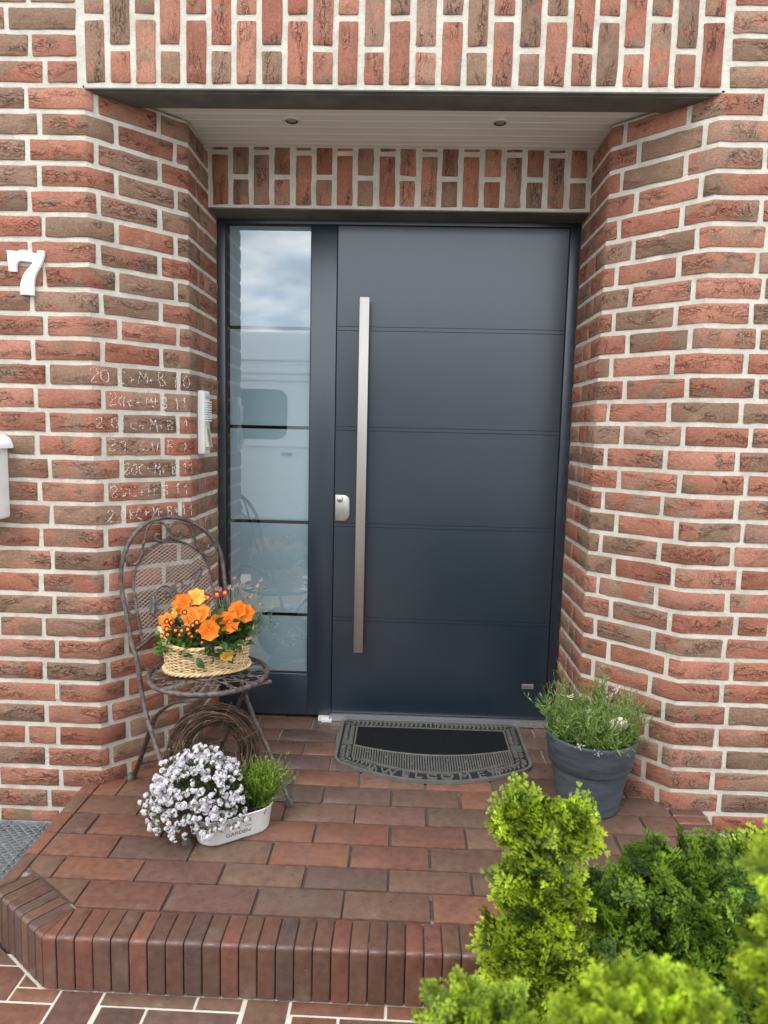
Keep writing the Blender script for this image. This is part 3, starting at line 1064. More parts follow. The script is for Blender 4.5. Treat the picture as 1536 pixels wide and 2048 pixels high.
xz(fm, rect(.205, .2575, .016, 2.065), YF, .07, .0012)
xz(fm, rect(1.6125, 1.670, .016, 2.065), YF, .07, .0012)
xz(fm, rect(.2578, 1.6122, 2.0232, 2.065), YF, .07, .0012)
xz(fm, rect(.6030, .7035, .016, 2.0228), YF, .07, .0012)
xz(fm, rect(.2578, .6027, .016, .1945), YF, .07, .0012)
fm.build('frame', M['paint'], door, True, 30)
# door leaf: one profile with four double grooves, extruded across
prof = [(.031, .0), ]
zs = []
for zg in (.4315, .8280, 1.2220, 1.6180):
    for q in (zg, zg + .0155):
        prof += [(q - .0010, 0.0), (q, .0017), (q + .0010, 0.0)]
prof += [(2.0185, 0.0)]
lv = []
X0, X1 = .7080, 1.6070
for z, d in prof: lv += [(X0, YF + .0015 + d, z), (X1, YF + .0015 + d, z)]
n = len(prof)
lf = [(2 * i, 2 * i + 1, 2 * i + 3, 2 * i + 2) for i in range(n - 1)]
b0 = len(lv); lv += [(X0, YF + .06, .031), (X1, YF + .06, .031), (X1, YF + .06, 2.0185), (X0, YF + .06, 2.0185)]
lf += [(b0, b0 + 1, 1, 0), (2 * n - 2, 2 * n - 1, b0 + 2, b0 + 3), (b0 + 1, b0, b0 + 3, b0 + 2),
       tuple([b0, 0] + [2 * i for i in range(1, n)] + [b0 + 3])[::-1], tuple([b0 + 1, 1] + [2 * i + 1 for i in range(1, n)] + [b0 + 2])]
leaf = MB().add(lv, lf).build('door_leaf', M['paint'], door, False)
gk = MB()
gk.box(.7036, 1.6124, YF + .012, YF + .07, .02, 2.0231)
gk.build('door_seal', M['rubbergasket'], door, False)
MB().box(.7030, 1.634, YF - .020, YF + .03, .0125, .0265).box(.7030, 1.634, YF - .020, YF - .006, .002, .0125).build('threshold', M['alu'], door, False)
# pull handle
h = xz(MB(), rect(.8010, .8385, .316, 1.7365), YF - .066, .025, .0012)
hd = h.build('pull_handle', M['steel'], leaf, True, 30)
for zz in (.46, 1.60):
    st = MB().lathe([(.010, 0), (.010, .046)], 20)
    so_ = MB().add([(.82 + v[0], YF + .0025 - v[2], zz + v[1]) for v in st.v], st.f).build('standoff', M['steel'], leaf)
# lock rosette
lk = xz(MB(), rrect(.7115, .7705, .8535, .9595, .026, 8, (1, 1, 0, 0)), YF - .0065, .0078, .0014)
lk.build('lock_plate', M['plate'], leaf, True, 40)
cyl = MB().lathe([(.0, .0072), (.0085, .0072), (.0095, .0062), (.0096, .0045), (.0120, .0045), (.0128, .0036), (.0128, .0)], 32)
MB().add([(.7305 + v[0], YF - .0066 - v[2], .9420 + v[1]) for v in cyl.v], [f[::-1] for f in cyl.f]).build('lock_cylinder', M['plate'], leaf)
xz(MB(), rect(.7296, .7314, .9375, .9465), YF - .0140, .0006).build('keyhole', M['rubbergasket'], leaf, False)
# maker's badge
bd = xz(MB(), rect(1.5065, 1.5545, .1625, .1825), YF - .0005, .002, .0004).build('badge', M['alu'], leaf, False)
bt = text_mesh('GaaDyre', .0155, .0002, 'badge_text', M['ink'], 'CENTER', .78)
bto = link(bpy.data.objects.new('badge_text', bt), leaf)
bto.matrix_basis = Matrix.Translation((1.5305, YF - .0008, .1712)) @ Matrix.Rotation(R(90), 4, 'X')
# side window: film panels behind one clear pane, four clear strips left between them
sw = MB()
for a in (rect(.2578, .2618, .1948, 2.0228), rect(.5988, .6027, .1948, 2.0228), rect(.2620, .5986, .1948, .1988), rect(.2620, .5986, 2.0188, 2.0228)):
    xz(sw, a, YF + .009, .03)
win = sw.build('side_window', M['rubbergasket'], door, False)
xz(MB(), rect(.2619, .5987, .1989, 2.0187), YF + .0150, .004).build('glass_pane', M['glass'], win, False)
cuts = [.1990, .4390, .4525, .8315, .8455, 1.2215, 1.2350, 1.6180, 1.6315, 2.0186]
for a, b in zip(cuts[0::2], cuts[1::2]):
    xz(MB(), rect(.2622 + (.010 if a > .3 or True else 0), .5984, a, b), YF + .0215, .002).build('frosted_panel', M['film'], win, False)
MB().box(.653, .70, YF - .022, YF + .004, .0, .015).box(.668, .712, YF - .034, YF - .020, .0, .008).build('caulk_lump', M['caulk'], door, False)
hall = MB()
hall.box(.15, 1.75, 2.2, 2.25, -.1, 2.3).box(.10, .15, .70, 2.25, -.1, 2.3).box(1.75, 1.80, .70, 2.25, -.1, 2.3).box(.10, 1.80, .70, 2.25, 2.3, 2.34).box(.15, 1.75, .70, 2.2, -.1, -.005)
hl = hall.build('hallway', M['dark'], smooth=False); tag(hl, kind='structure')

# ------------------------------------------------------------------ things fixed to the walls
def smooth_poly(pts, n=4):
    """closed Catmull-Rom; a point given as (x, y, 1) stays a corner"""
    out = []
    m = len(pts)
    for i in range(m):
        p0, p1, p2, p3 = pts[i - 1], pts[i], pts[(i + 1) % m], pts[(i + 2) % m]
        out.append(p1[:2])
        if len(p1) > 2 and len(p2) > 2: continue
        a0 = p1 if len(p1) > 2 else p0
        a3 = p2 if len(p2) > 2 else p3
        for k in range(1, n):
            t = k / n
            out.append(tuple(.5 * ((2 * p1[q]) + (-a0[q] + p2[q]) * t + (2 * a0[q] - 5 * p1[q] + 4 * p2[q] - a3[q]) * t * t + (-a0[q] + 3 * p1[q] - 3 * p2[q] + a3[q]) * t ** 3) for q in (0, 1)))
    return out

# house number: outline measured on the photograph, in units of its own width
o7 = [(228, 262, 1), (435, 268, 1), (437, 335, 1), (500, 285), (600, 248), (720, 246), (850, 290), (985, 330), (1035, 312), (1050, 248, 1), (1226, 256, 1),
      (1205, 410), (1120, 620), (1010, 810), (945, 960), (915, 1150), (908, 1412, 1), (545, 1395, 1), (560, 1150), (620, 950), (730, 780), (860, 640), (925, 545, 1),
      (800, 545), (690, 530), (580, 522), (510, 560), (470, 640), (462, 808, 1), (262, 800, 1)]
sx = .1180 / (1226 - 228); sz = .1365 / (1412 - 246)
p7 = [((p[0] - 228) * sx - .2665, 1.7585 - (p[1] - 246) * sz, *p[2:]) for p in o7]
num = xz(MB(), smooth_poly(p7, 4), -.0125, .0105, .0009).build('house_number', M['enamelwhite'], None, True, 35)
tag(num, 'white cut-out house number 7 on the left brick wall', 'house number', kind='thing')

# letterbox, cut by the photo's left edge
lb = thing('letterbox', (-.42, 0, .91), 'white metal letterbox with sloping lid on the left brick wall', 'letterbox')
xa, xb = -.659, -.295
m = MB(); xz(m, rrect(xa, xb, .912, 1.140, .012, 4, (1, 0, 0, 1)), -.088, .086, .004); m.build('body', M['letterbox'], lb, True, 40)
m = MB(); xz(m, [(xa + .018, .948), (xb - .016, .948), (xb - .016, 1.128), (xa + .018, 1.128)], -.0905, .004, .0015); m.build('front_panel', M['creamy'], lb, True, 40)
m = MB(); xz(m, rrect(xa + .02, xb - .018, .922, .943, .007, 4), -.0910, .004, .0015); m.build('name_slot', M['white'], lb, True, 40)
prof = [(-.002, 1.185), (-.040, 1.183), (-.108, 1.158), (-.112, 1.147), (-.108, 1.1415), (-.002, 1.1415)]
V, F = [], []
xe0, xe1 = xa - .018, xb + .020
for x, f in ((xe0, 1), (xe0 + .004, 1.0), (xe1 - .030, 1.0), (xe1 - .010, .72), (xe1, .25)):
    for y, z in prof: V.append((x, y, 1.1415 + (z - 1.1415) * f))
for i in range(4):
    for k in range(6):
        k2 = (k + 1) % 6
        F.append((i * 6 + k, (i + 1) * 6 + k, (i + 1) * 6 + k2, i * 6 + k2))
F += [(0, 1, 2, 3, 4, 5), (29, 28, 27, 26, 25, 24)]
MB().add(V, F).build('lid', M['enamelwhite'], lb, True, 45)

# intercom on the left reveal; built facing -Y, then turned to face the niche
ic = thing('intercom', (C2L.x, .369, 1.122), 'white door intercom with speaker louvres and bell push beside the side window', 'intercom', world=False, rz=R(90))
m = MB(); xz(m, rrect(-.040, .040, .0, .234, .008, 5), -.023, .0225, .005); m.build('housing', M['white'], ic, True, 50)
m = MB(); xz(m, rrect(-.030, .030, .012, .222, .003, 3), -.0245, .003, .001); m.build('face_plate', M['creamy'], ic, True, 40)
for k in range(9):
    MB().box(-.026, .026, -.0335, -.0244, .122 + k * .0087, .1270 + k * .0087).build('louvre', M['white'], ic, False)
m = MB(); m.add([(-.024, -.0246, .028), (.024, -.0246, .028), (.024, -.0246, .098), (-.024, -.0246, .098), (-.024, -.037, .028), (.024, -.037, .028), (.024, -.0265, .098), (-.024, -.0265, .098)],
      [(4, 5, 6, 7), (0, 4, 7, 3), (5, 1, 2, 6), (0, 1, 5, 4), (7, 6, 2, 3)])
m.build('bell_push', M['creamy'], ic, False)
m = MB(); m.add([(-.017, -.0375, .032), (.017, -.0375, .032), (.017, -.0276, .094), (-.017, -.0276, .094)], [(0, 1, 2, 3)])
m.build('name_card', M['namecard'], ic, False)
m = MB(); m.add([(-.006, -.0352, .0505), (.006, -.0352, .0505), (.006, -.0350, .0520), (-.006, -.0350, .0520), (-.007, -.0328, .0660), (.007, -.0328, .0660), (.007, -.0326, .0672), (-.007, -.0326, .0672)], [(0, 1, 2, 3), (4, 5, 6, 7)])
m.build('name_print', M['ink'], ic, False)
m = MB(); xz(m, rect(-.022, .022, .205, .2175), -.0252, .002); m.build('top_window', M['alu'], ic, False)

# vent in a joint, low on the left wall
vt = thing('joint_vent', (-.157, -.001, .302), 'small cream slotted vent in a vertical joint low on the left wall', 'vent')
for xx in (-.1628, -.1528):
    MB().box(xx, xx + .0022, -.0035, .01, .300, .357).build('rail', M['creamy'], vt, False)
for k in range(12):
    MB().box(-.1606, -.1528, -.0030, .008, .3012 + k * .0047, .3036 + k * .0047).build('slat', M['creamy'], vt, False)
MB().box(-.1606, -.1528, .004, .009, .300, .357).build('backing', M['dark'], vt, False)

# chalk blessings: broken chalk strokes lying on the brick faces
GL = {
    '2': [[(0, .8), (.18, 1), (.5, .98), (.6, .72), (.35, .4), (0, .04), (.3, .0), (.62, .06)]],
    '0': [[(.3, 1), (.06, .8), (0, .4), (.2, .03), (.45, .05), (.6, .45), (.5, .85), (.3, 1)]],
    'C': [[(.55, .9), (.3, 1), (.05, .75), (0, .4), (.15, .08), (.4, 0), (.6, .12)]],
    'c': [[(.45, .6), (.2, .68), (.0, .4), (.12, .08), (.45, .05)]],
    '+': [[(.0, .42), (.42, .45)], [(.2, .68), (.22, .18)]],
    '*': [[(.0, .3), (.42, .6)], [(.05, .65), (.4, .25)], [(.2, .75), (.22, .15)]],
    'M': [[(0, 0), (.1, .55), (.16, 1), (.4, .45), (.62, .95), (.7, .5), (.74, .02)]],
    'H': [[(.0, 1), (.04, 0)], [(.05, .5), (.55, .55)], [(.58, 1), (.55, .0)]],
    'B': [[(.05, 0), (.03, .5), (.02, 1), (.35, .98), (.45, .75), (.1, .52), (.48, .4), (.5, .12), (.05, 0)]],
    '1': [[(0, .7), (.22, 1), (.22, .5), (.2, 0)]],
    '7': [[(0, .95), (.5, .97), (.25, .45), (.15, 0)]],
    ' ': [], '-': [[(.0, .5), (.4, .5)]],
}
def chalk_line(row, txt, s0, s1, strength, label):
    zc = ZJ(row + .5)
    widths = [(.45 if ch == ' ' else .85) for ch in txt]
    k = (s1 - s0) / sum(widths)
    c0, d0 = path_l.at((s0 + s1) / 2)
    root = thing('chalk_writing', (c0.x + d0.y * .001, c0.y - d0.x * .001, zc), label, 'chalk writing', 'chalk blessings on the left bricks')
    s = s0
    for ch_, w in zip(txt, widths):
        m = MB()
        hgt = .038 * random.uniform(.85, 1.12); dz = random.uniform(-.004, .004)
        for st in GL[ch_]:
            st = [(ax + random.gauss(0, .04), az + random.gauss(0, .04)) for ax, az in st]
            for (ax, az), (bx, bz) in zip(st, st[1:]):
                L = math.hypot((bx - ax) * k, (bz - az) * hgt)
                nseg = max(2, int(L / .0011))
                pr_ = strength * random.choice((.6, 1, 1.25))
                for q in range(nseg):
                    if random.random() > pr_: continue
                    t = (q + random.random()) / nseg
                    ss = s + (ax + (bx - ax) * t) * k + random.gauss(0, .0008)
                    z = zc - hgt / 2 + dz + (az + (bz - az) * t) * hgt + random.gauss(0, .0008)
                    c, d = path_l.at(ss)
                    o = Vector((d.y, -d.x))
                    r = random.uniform(.0005, .0017)
                    a0 = random.random() * 6
                    pts = []
                    for u in range(5):
                        an = a0 + u * 1.2566
                        rr = r * random.uniform(.6, 1.25)
                        pts.append((c.x + d.x * math.cos(an) * rr + o.x * .0012, c.y + d.y * math.cos(an) * rr + o.y * .0012, z + math.sin(an) * rr))
                    top = (c.x + o.x * .0019, c.y + o.y * .0019, z)
                    m.add(pts + [top], [(u, (u + 1) % 5, 5) for u in range(5)])
        s += w * k
        if m.v: m.build('chalk_mark', M['chalk'], root, False)
chalk_line(14, '20 C+M+B 10', -.006, .352, .62, 'topmost line of white chalk blessing on the bricks, well above the intercom')
chalk_line(15, '20c+M+B 11', .055, .345, .78, 'bold chalk blessing 20c+M+B level with the top of the intercom')
chalk_line(16, '2 01c+M+B*1', .010, .352, .50, 'faint crowded chalk line level with the intercom louvres')
chalk_line(17, '20  CH B 1', .045, .350, .42, 'faded chalk letters CH level with the bottom of the intercom')
chalk_line(18, '20C+M+ B 11', .098, .368, .55, 'chalk line starting further right, just below the intercom')
chalk_line(19, '20C+H B 11', .050, .352, .45, 'thin chalk line second above the back of the iron chair')
chalk_line(20, '2 0*C+M+B*11', .040, .365, .70, 'lowest chalk line, partly behind the top of the iron chair')

# ------------------------------------------------------------------ grating over the light shaft
gr = thing('grating', (-.56, -.30, ZG), 'galvanised mesh grating over the light shaft left of the landing', 'grating', kind='thing')
gm = MB()
cw, chh, tk = .0300, .0132, .0010
x0, x1, y0, y1 = -1.045, -.0695, -.585, -.006
nxc, nyc = int((x1 - x0) / cw) + 1, int((y1 - y0) / (chh / 1)) + 1
def bar(ax, ay, bx, by, t, z0=ZG - .006, z1=ZG - .001):
    dx, dy = bx - ax, by - ay
    L = math.hypot(dx, dy); nx_, ny_ = -dy / L * t / 2, dx / L * t / 2
    gm.add([(ax + nx_, ay + ny_, z0), (bx + nx_, by + ny_, z0), (bx - nx_, by - ny_, z0), (ax - nx_, ay - ny_, z0),
            (ax + nx_, ay + ny_, z1), (bx + nx_, by + ny_, z1), (bx - nx_, by - ny_, z1), (ax - nx_, ay - ny_, z1)],
           [(4, 7, 6, 5), (0, 1, 5, 4), (1, 2, 6, 5), (2, 3, 7, 6), (3, 0, 4, 7)])
for j in range(nyc):
    yy = y0 + j * chh
    ox = (j % 2) * cw / 2
    for i in range(nxc):
        xx = x0 + i * cw + ox
        if xx + cw > x1 + .002 or yy + chh > y1: continue
        bar(xx + .008, yy, xx + cw - .008, yy, tk * .9)
        bar(xx + .008, yy, xx, yy + chh * .5, tk * .9) if j else None
        bar(xx + cw - .008, yy, xx + cw, yy + chh * .5, tk * .9)
        bar(xx, yy + chh * .5, xx + .008, yy + chh, tk * .9)
        bar(xx + cw, yy + chh * .5, xx + cw - .008, yy + chh, tk * .9)
mg = gm.build('mesh', M['zinc'], gr, False)
gm = MB()
for q in range(8):
    bar(x0 + .09 + q * .125, y0, x0 + .09 + q * .125, y1, .0016, ZG - .012, ZG + .0004)
gm.build('cross_bar', M['zinc'], gr, False)
gm = MB()
for a in ((x0, y0, x1, y0), (x0, y1, x1, y1), (x0, y0, x0, y1), (x1, y0, x1, y1)): bar(*a, .004, ZG - .03, ZG + .0008)
gm.build('frame', M['zinc'], gr, False)
sh = MB().box(-1.06, -.046, -.60, .004, ZG - .56, ZG - .42).box(-1.06, -.046, -.615, -.598, ZG - .5, ZG - .03)
sho = sh.build('light_shaft', M['shaft'], smooth=False); tag(sho, kind='structure')

# ------------------------------------------------------------------ doormat
mat = thing('doormat', (1.11, .35, 0), 'half-round grey rubber WELCOME doormat with black carpet panel at the door', 'doormat')
def spline(pts, n=8, closed=False):
    P = [Vector(p) for p in pts]
    out = []
    m = len(P)
    for i in range(m if closed else m - 1):
        p0 = P[i - 1] if (closed or i) else P[0] * 2 - P[1]
        p1, p2 = P[i], P[(i + 1) % m]
        p3 = P[(i + 2) % m] if (closed or i + 2 < m) else P[-1] * 2 - P[-2]
        for k in range(n):
            t = k / n
            out.append(.5 * ((2 * p1) + (-p0 + p2) * t + (2 * p0 - 5 * p1 + 4 * p2 - p3) * t * t + (-p0 + 3 * p1 - 3 * p2 + p3) * t ** 3))
    if not closed: out.append(P[-1])
    return out
XL, XR, YB, YS, YFm = .756, 1.494, .598, .205, .088
def mat_outline(d, n=10):
    """outline shrunk by d"""
    r = .045 - d * .6
    pts = []
    def arc(cx, cy, a0, a1, rr, k=6):
        return [(cx + rr * math.cos(R(a0 + (a1 - a0) * i / k)), cy + rr * math.sin(R(a0 + (a1 - a0) * i / k))) for i in range(k + 1)]
    xl, xr, yb = XL + d, XR - d, YB - d
    pts += arc(xr - r * .6, yb - r * .6, 0, 90, r * .6) + arc(xl + r * .6, yb - r * .6, 90, 180, r * .6)
    # left side down to the corner, front bulge, right side
    R2 = max(.02, .075 - d)
    pts += arc(xl + R2, YS + .055, 180, 245, R2, 6)
    cx = (XL + XR) / 2
    for i in range(1, 16):
        t = -1 + 2 * i / 16
        xx = cx + t * (xr - xl - 2 * R2 * .58) / 2
        pts.append((xx, YFm + d + (YS - .012 - YFm) * abs(t) ** 2.1))
    pts += arc(xr - R2, YS + .055, 295, 360, R2, 6)
    return pts
def ring(mb, a, b, z0, z1):
    n = len(a)
    vs = [(x, y, z1) for x, y in a] + [(x, y, z1) for x, y in b] + [(x, y, z0) for x, y in a] + [(x, y, z0) for x, y in b]
    fs = []
    for i in range(n):
        j = (i + 1) % n
        fs += [(i, j, n + j, n + i), (2 * n + j, 2 * n + i, i, j), (n + i, n + j, 3 * n + j, 3 * n + i)]
    return mb.add(vs, fs)
MB().prism(mat_outline(.004), .0006, .0032).build('base_sheet', M['holes'], mat, True, 30)
m = MB(); ring(m, mat_outline(0), mat_outline(.011), .0005, .0115); m.build('rim', M['rubber'], mat, True, 40)
INN = mat_outline(.068)
m = MB(); ring(m, mat_outline(.0655), mat_outline(.0715), .004, .0110); m.build('inner_rim', M['rubber'], mat, True, 40)
xl, xr = XL + .0715, XR - .0715
def split_y(x):                               # curved border between carpet and ribs
    t = (x - (XL + XR) / 2) / ((xr - xl) / 2)
    return .292 + .062 * t * t
xs = np.linspace(xl, xr, 25)
m = MB(); m.prism([(x, split_y(x)) for x in xs] + [(xr, YB - .074), (xl, YB - .074)], .005, .0088); m.build('carpet_panel', M['carpet'], mat, True, 40)
m = MB(); m.tube([(x, split_y(x) - .003, .0092) for x in xs], .0032, 6); m.build('divider', M['rubber'], mat)
def front_y(x):
    t = (x - (XL + XR) / 2) / ((xr - xl) / 2)
    return YFm + .0745 + (YS - .035 - YFm) * abs(t) ** 2.6
m = MB()
nr = 62
for k in range(nr):
    x = xl + (k + .5) * (xr - xl) / nr
    lean = (x - (XL + XR) / 2) * .05
    m.box(x - .0026, x + .0026, front_y(x) + .002, split_y(x) - .004, .005, .0094)
m.build('ribs', M['rubber'], mat, False)
lf1 = MB()
for k, (x, yy) in enumerate([(.88, .30), (.95, .265), (1.02, .245), (1.10, .265), (1.18, .255), (1.25, .25), (1.32, .28), (1.36, .32), (.93, .32), (1.05, .215), (1.22, .20), (.87, .245), (1.30, .22), (1.11, .18), (1.38, .255)]):
    a = random.uniform(0, 6.28)
    L, W = .011, .0045
    lf1.add([(x + math.cos(a) * L, yy + math.sin(a) * L, .0098), (x - math.sin(a) * W, yy + math.cos(a) * W, .0098), (x - math.cos(a) * L, yy - math.sin(a) * L, .0098), (x + math.sin(a) * W, yy - math.cos(a) * W, .0098), (x, yy, .0122)],
           [(0, 1, 4), (1, 2, 4), (2, 3, 4), (3, 0, 4)])
tag(lf1.build('leaf_relief', M['rubber'], mat, True, 30), kind='stuff')
# leaf border between the rims: pairs of slanted bars following the outline
mid = mat_outline(.0395)
bl = MB()
acc = 0.0
nm = len(mid)
for i in range(nm):
    a, b = Vector(mid[i]), Vector(mid[(i + 1) % nm])
    L = (b - a).length
    d = (b - a).normalized(); nn = Vector((-d.y, d.x))
    s = -acc
    while s < L:
        if s >= 0:
            p = a + d * s
            word = p.y < .20 and 0.915 < p.x < 1.335
            mids = abs(p.x - 1.125) < .024 and p.y > .4
            sides = abs(p.y - .375) < .020
            if word:
                pass
            elif mids or sides:
                q = [p + nn * .021 - d * .0028, p + nn * .021 + d * .0028, p - nn * .021 + d * .0028, p - nn * .021 - d * .0028]
                bl.prism([tuple(v) for v in q], .004, .0108)
            else:
                for sg in (1, -1):
                    e = (d * .8 * (1 if p.y > .3 else -1) + nn * sg).normalized(); f = Vector((-e.y, e.x))
                    c0 = p + nn * sg * .0025
                    q = [c0 - f * .0012, c0 + e * .010 - f * .0045, c0 + e * .023, c0 + e * .010 + f * .0045, c0 + f * .0012]
                    bl.prism([tuple(v) for v in q], .004, .0105)
        s += .0185
    acc = .0185 - (s - L)
bl.build('leaf_border', M['rubber'], mat, True, 30)
word = 'WELCOME'
wx = [.962, 1.024, 1.070, 1.118, 1.172, 1.236, 1.296]
def strip_y(x):
    t = (x - (XL + XR) / 2) / ((XR - XL) / 2)
    return YFm + .0385 + (YS - .012 - YFm) * abs(t) ** 2.1 * .93
for ch, x in zip(word, wx):
    me = text_mesh(ch, .058, .0042, 'letter', M['rubber'], 'CENTER', 1.10)
    lo_ = link(bpy.data.objects.new('letter', me), mat)
    sl = (strip_y(x + .02) - strip_y(x - .02)) / .04
    lo_.matrix_basis = Matrix.Translation((x, strip_y(x) + .001, .0078)) @ Matrix.Rotation(math.atan(sl), 4, 'Z')
m = MB()
for x in (.892, .905, .918, 1.338, 1.351, 1.364):
    yy = strip_y(x)
    m.box(x - .0028, x + .0028, yy - .022, yy + .022, .004, .0108)
m.build('stripe_relief', M['rubber'], mat, False)

# ------------------------------------------------------------------ iron garden chair
F1 = Vector((.067, .041, 0)); CW = Vector((.662, -.750, 0)).normalized(); CU = Vector((.750, .662, 0)).normalized()
def ch(u, w, z): return F1 + CU * u + CW * w + Vector((0, 0, z))
CWID = .352
chair = thing('garden_chair', tuple(ch(.176, .24, 0)), 'brown wrought iron folding chair with arched mesh back in the left corner', 'chair')
side = [(.474, .012), (.386, .100), (.252, .206), (.178, .278), (.132, .345), (.100, .458), (.078, .50), (.034, .612), (.006, .669), (-.004, .735)]
def back_w(z): return float(np.interp(z, [q[1] for q in side] + [.95], [q[0] for q in side] + [-.012]))
ARCH = [(-.0095, .502), (-.0129, .568), (-.0140, .621), (-.0157, .674), (-.0165, .717), (-.0103, .761), (.0023, .803), (.0265, .849), (.0621, .884), (.0977, .902), (.1337, .9086), (.1762, .9070),
        (.2194, .8957), (.2665, .8699), (.3080, .8331), (.3370, .7935), (.3528, .748), (.3565, .704), (.3550, .634), (.3530, .568), (.3520, .502)]
fr = [ch(0, w, z) for w, z in side[:5]] + [ch(-.004, back_w(.458), .458)] + [ch(u, back_w(z), z) for u, z in ARCH] + [ch(CWID, back_w(.458), .458)] + [ch(CWID, w, z) for w, z in side[:5][::-1]]
MB().tube(spline(fr, 3), .0078, 10).build('back_frame', M['iron'], chair)
def bk(u, z, dw=0.0): return ch(u, back_w(z) + dw, z)
# inner arch holding the mesh
inner = [(.0265, .507), (.0230, .555), (.0232, .616), (.0239, .656), (.0241, .695), (.0341, .733), (.0481, .764), (.0649, .788), (.095, .8117), (.1311, .8218), (.1738, .8221), (.2109, .8136), (.2421, .7957), (.2673, .775), (.2894, .7452), (.2992, .7166), (.3029, .6796), (.3050, .637), (.3060, .570), (.3060, .507)]
ip = spline([bk(u, z) for u, z in inner], 4)
m = MB(); m.tube(ip, .0042, 7)
for k, p in enumerate(ip):                     # the arch is wrapped like a rope
    if k % 2 == 0 and k + 1 < len(ip):
        m.tube([p, p.lerp(ip[k + 1], .5)], .0058, 7)
m.build('mesh_arch', M['iron'], chair)
m = MB(); m.tube(spline([bk(-.006, .485), bk(.028, .501), bk(.054, .5156), bk(.0846, .5275), bk(.168, .545), bk(.252, .5275), bk(.31, .501), bk(CWID, .485)], 4), .0062, 8)
m.build('lower_bow', M['iron'], chair)
def half_w(z):
    us = [q[0] for q in inner[:10]]; zz = [q[1] for q in inner[:10]]
    return .165 - float(np.interp(z, zz, us)) if z < .8225 else -1
lat = MB()
for sg in (1, -1):
    for k in range(-26, 27):
        pts = []
        for i in range(61):
            z = .50 + .335 * i / 60
            u = .165 + k * .0185 + sg * (z - .66) * 1.55
            hw = half_w(z)
            low = .505 + .045 * max(0, 1 - ((u - .165) / .14) ** 2)
            if hw > 0 and abs(u - .165) < hw and z > low: pts.append(bk(u, z, .0012 * sg))
        if len(pts) > 1: lat.tube([pts[0], pts[len(pts) // 2], pts[-1]], .00105, 4)
lat.build('mesh_wire', M['wire'], chair)
def spiral(c, r0, r1, a0, turns, n=26):
    return [(c[0] + (r0 + (r1 - r0) * i / n) * math.cos(a0 + turns * 2 * math.pi * i / n), c[1] + (r0 + (r1 - r0) * i / n) * math.sin(a0 + turns * 2 * math.pi * i / n)) for i in range(n + 1)]
for pts in ([(.1184, .8509), (.1096, .853), (.1048, .8446), (.109, .834), (.1252, .8268), (.1436, .8356), (.1533, .8541), (.1484, .8752), (.1331, .8895), (.1108, .8948), (.0915, .8908), (.0778, .8758), (.0712, .8516), (.0636, .8232), (.0568, .7919), (.0438, .7656), (.0263, .7559), (.0081, .765), (.0023, .7785), (.0075, .7908), (.0189, .7912), (.0249, .7834)],
            [(.1854, .8502), (.1918, .8572), (.2009, .849), (.199, .8371), (.1817, .828), (.1649, .8354), (.1548, .854), (.1584, .8745), (.1725, .8868), (.1974, .8897), (.219, .8807), (.2344, .8631), (.2448, .835), (.2583, .8004), (.2722, .7761), (.2898, .7621), (.3062, .759), (.3231, .7698), (.3301, .7847), (.3204, .798), (.3072, .8007), (.2988, .7922), (.3035, .7825)]):
    MB().tube(spline([bk(u, z, .003) for u, z in pts], 4), .0049, 8).build('scroll', M['iron'], chair)
for uc in (.0080, .3300):
    MB().tube([bk(uc + .0125 * math.cos(a), .609 + .0135 * math.sin(a)) for a in np.linspace(0, 2 * math.pi, 20)[:-1]], .0036, 6, closed=True).build('ring', M['iron'], chair)
for vine in ([(.0973, .651), (.1076, .6647), (.1268, .6722), (.1444, .6673), (.1501, .6515), (.1413, .6388), (.1289, .6376), (.1232, .6465), (.132, .6523), (.1403, .6485)],
             [(.2224, .654), (.2002, .6399), (.1817, .6407), (.1651, .6497), (.1611, .6667), (.1765, .6809), (.1918, .6776), (.195, .6656), (.1865, .6624)],
             [(.1560, .672), (.165, .650), (.176, .632), (.179, .600), (.178, .56)]):
    MB().tube(spline([bk(u, z, .006) for u, z in vine], 4), .0028, 6).build('vine', M['iron'], chair)
def acanthus(c, ang, L, W):
    V, F = [], []
    n = 10
    for i in range(n + 1):
        t = i / n
        w = W * math.sin(math.pi * min(1, t * .93 + .07)) ** .75 * (1 + .18 * math.cos(t * 28))
        for q, k in ((-1, 0), (-.5, .6), (0, 1), (.5, .6), (1, 0)):
            u = c[0] + math.cos(ang) * L * (t - .5) - math.sin(ang) * w * q
            z = c[1] + math.sin(ang) * L * (t - .5) + math.cos(ang) * w * q
            V.append(bk(u, z, .006 + .005 * k * math.sin(math.pi * t) - .0025 * (abs(q) == .5)))
    for i in range(n):
        for k in range(4): F.append((i * 5 + k, i * 5 + k + 1, i * 5 + 6 + k, i * 5 + 5 + k))
    base = len(V); V2 = [v - CW * .0018 for v in V]
    F2 = [tuple(base + i for i in f[::-1]) for f in F]
    return MB().add(V + V2, F + F2)
acanthus((.0800, .617), R(258), .076, .0170).build('leaf_ornament', M['iron'], chair, True, 40)
acanthus((.2470, .684), R(54), .082, .0170).build('leaf_ornament', M['iron'], chair, True, 40)
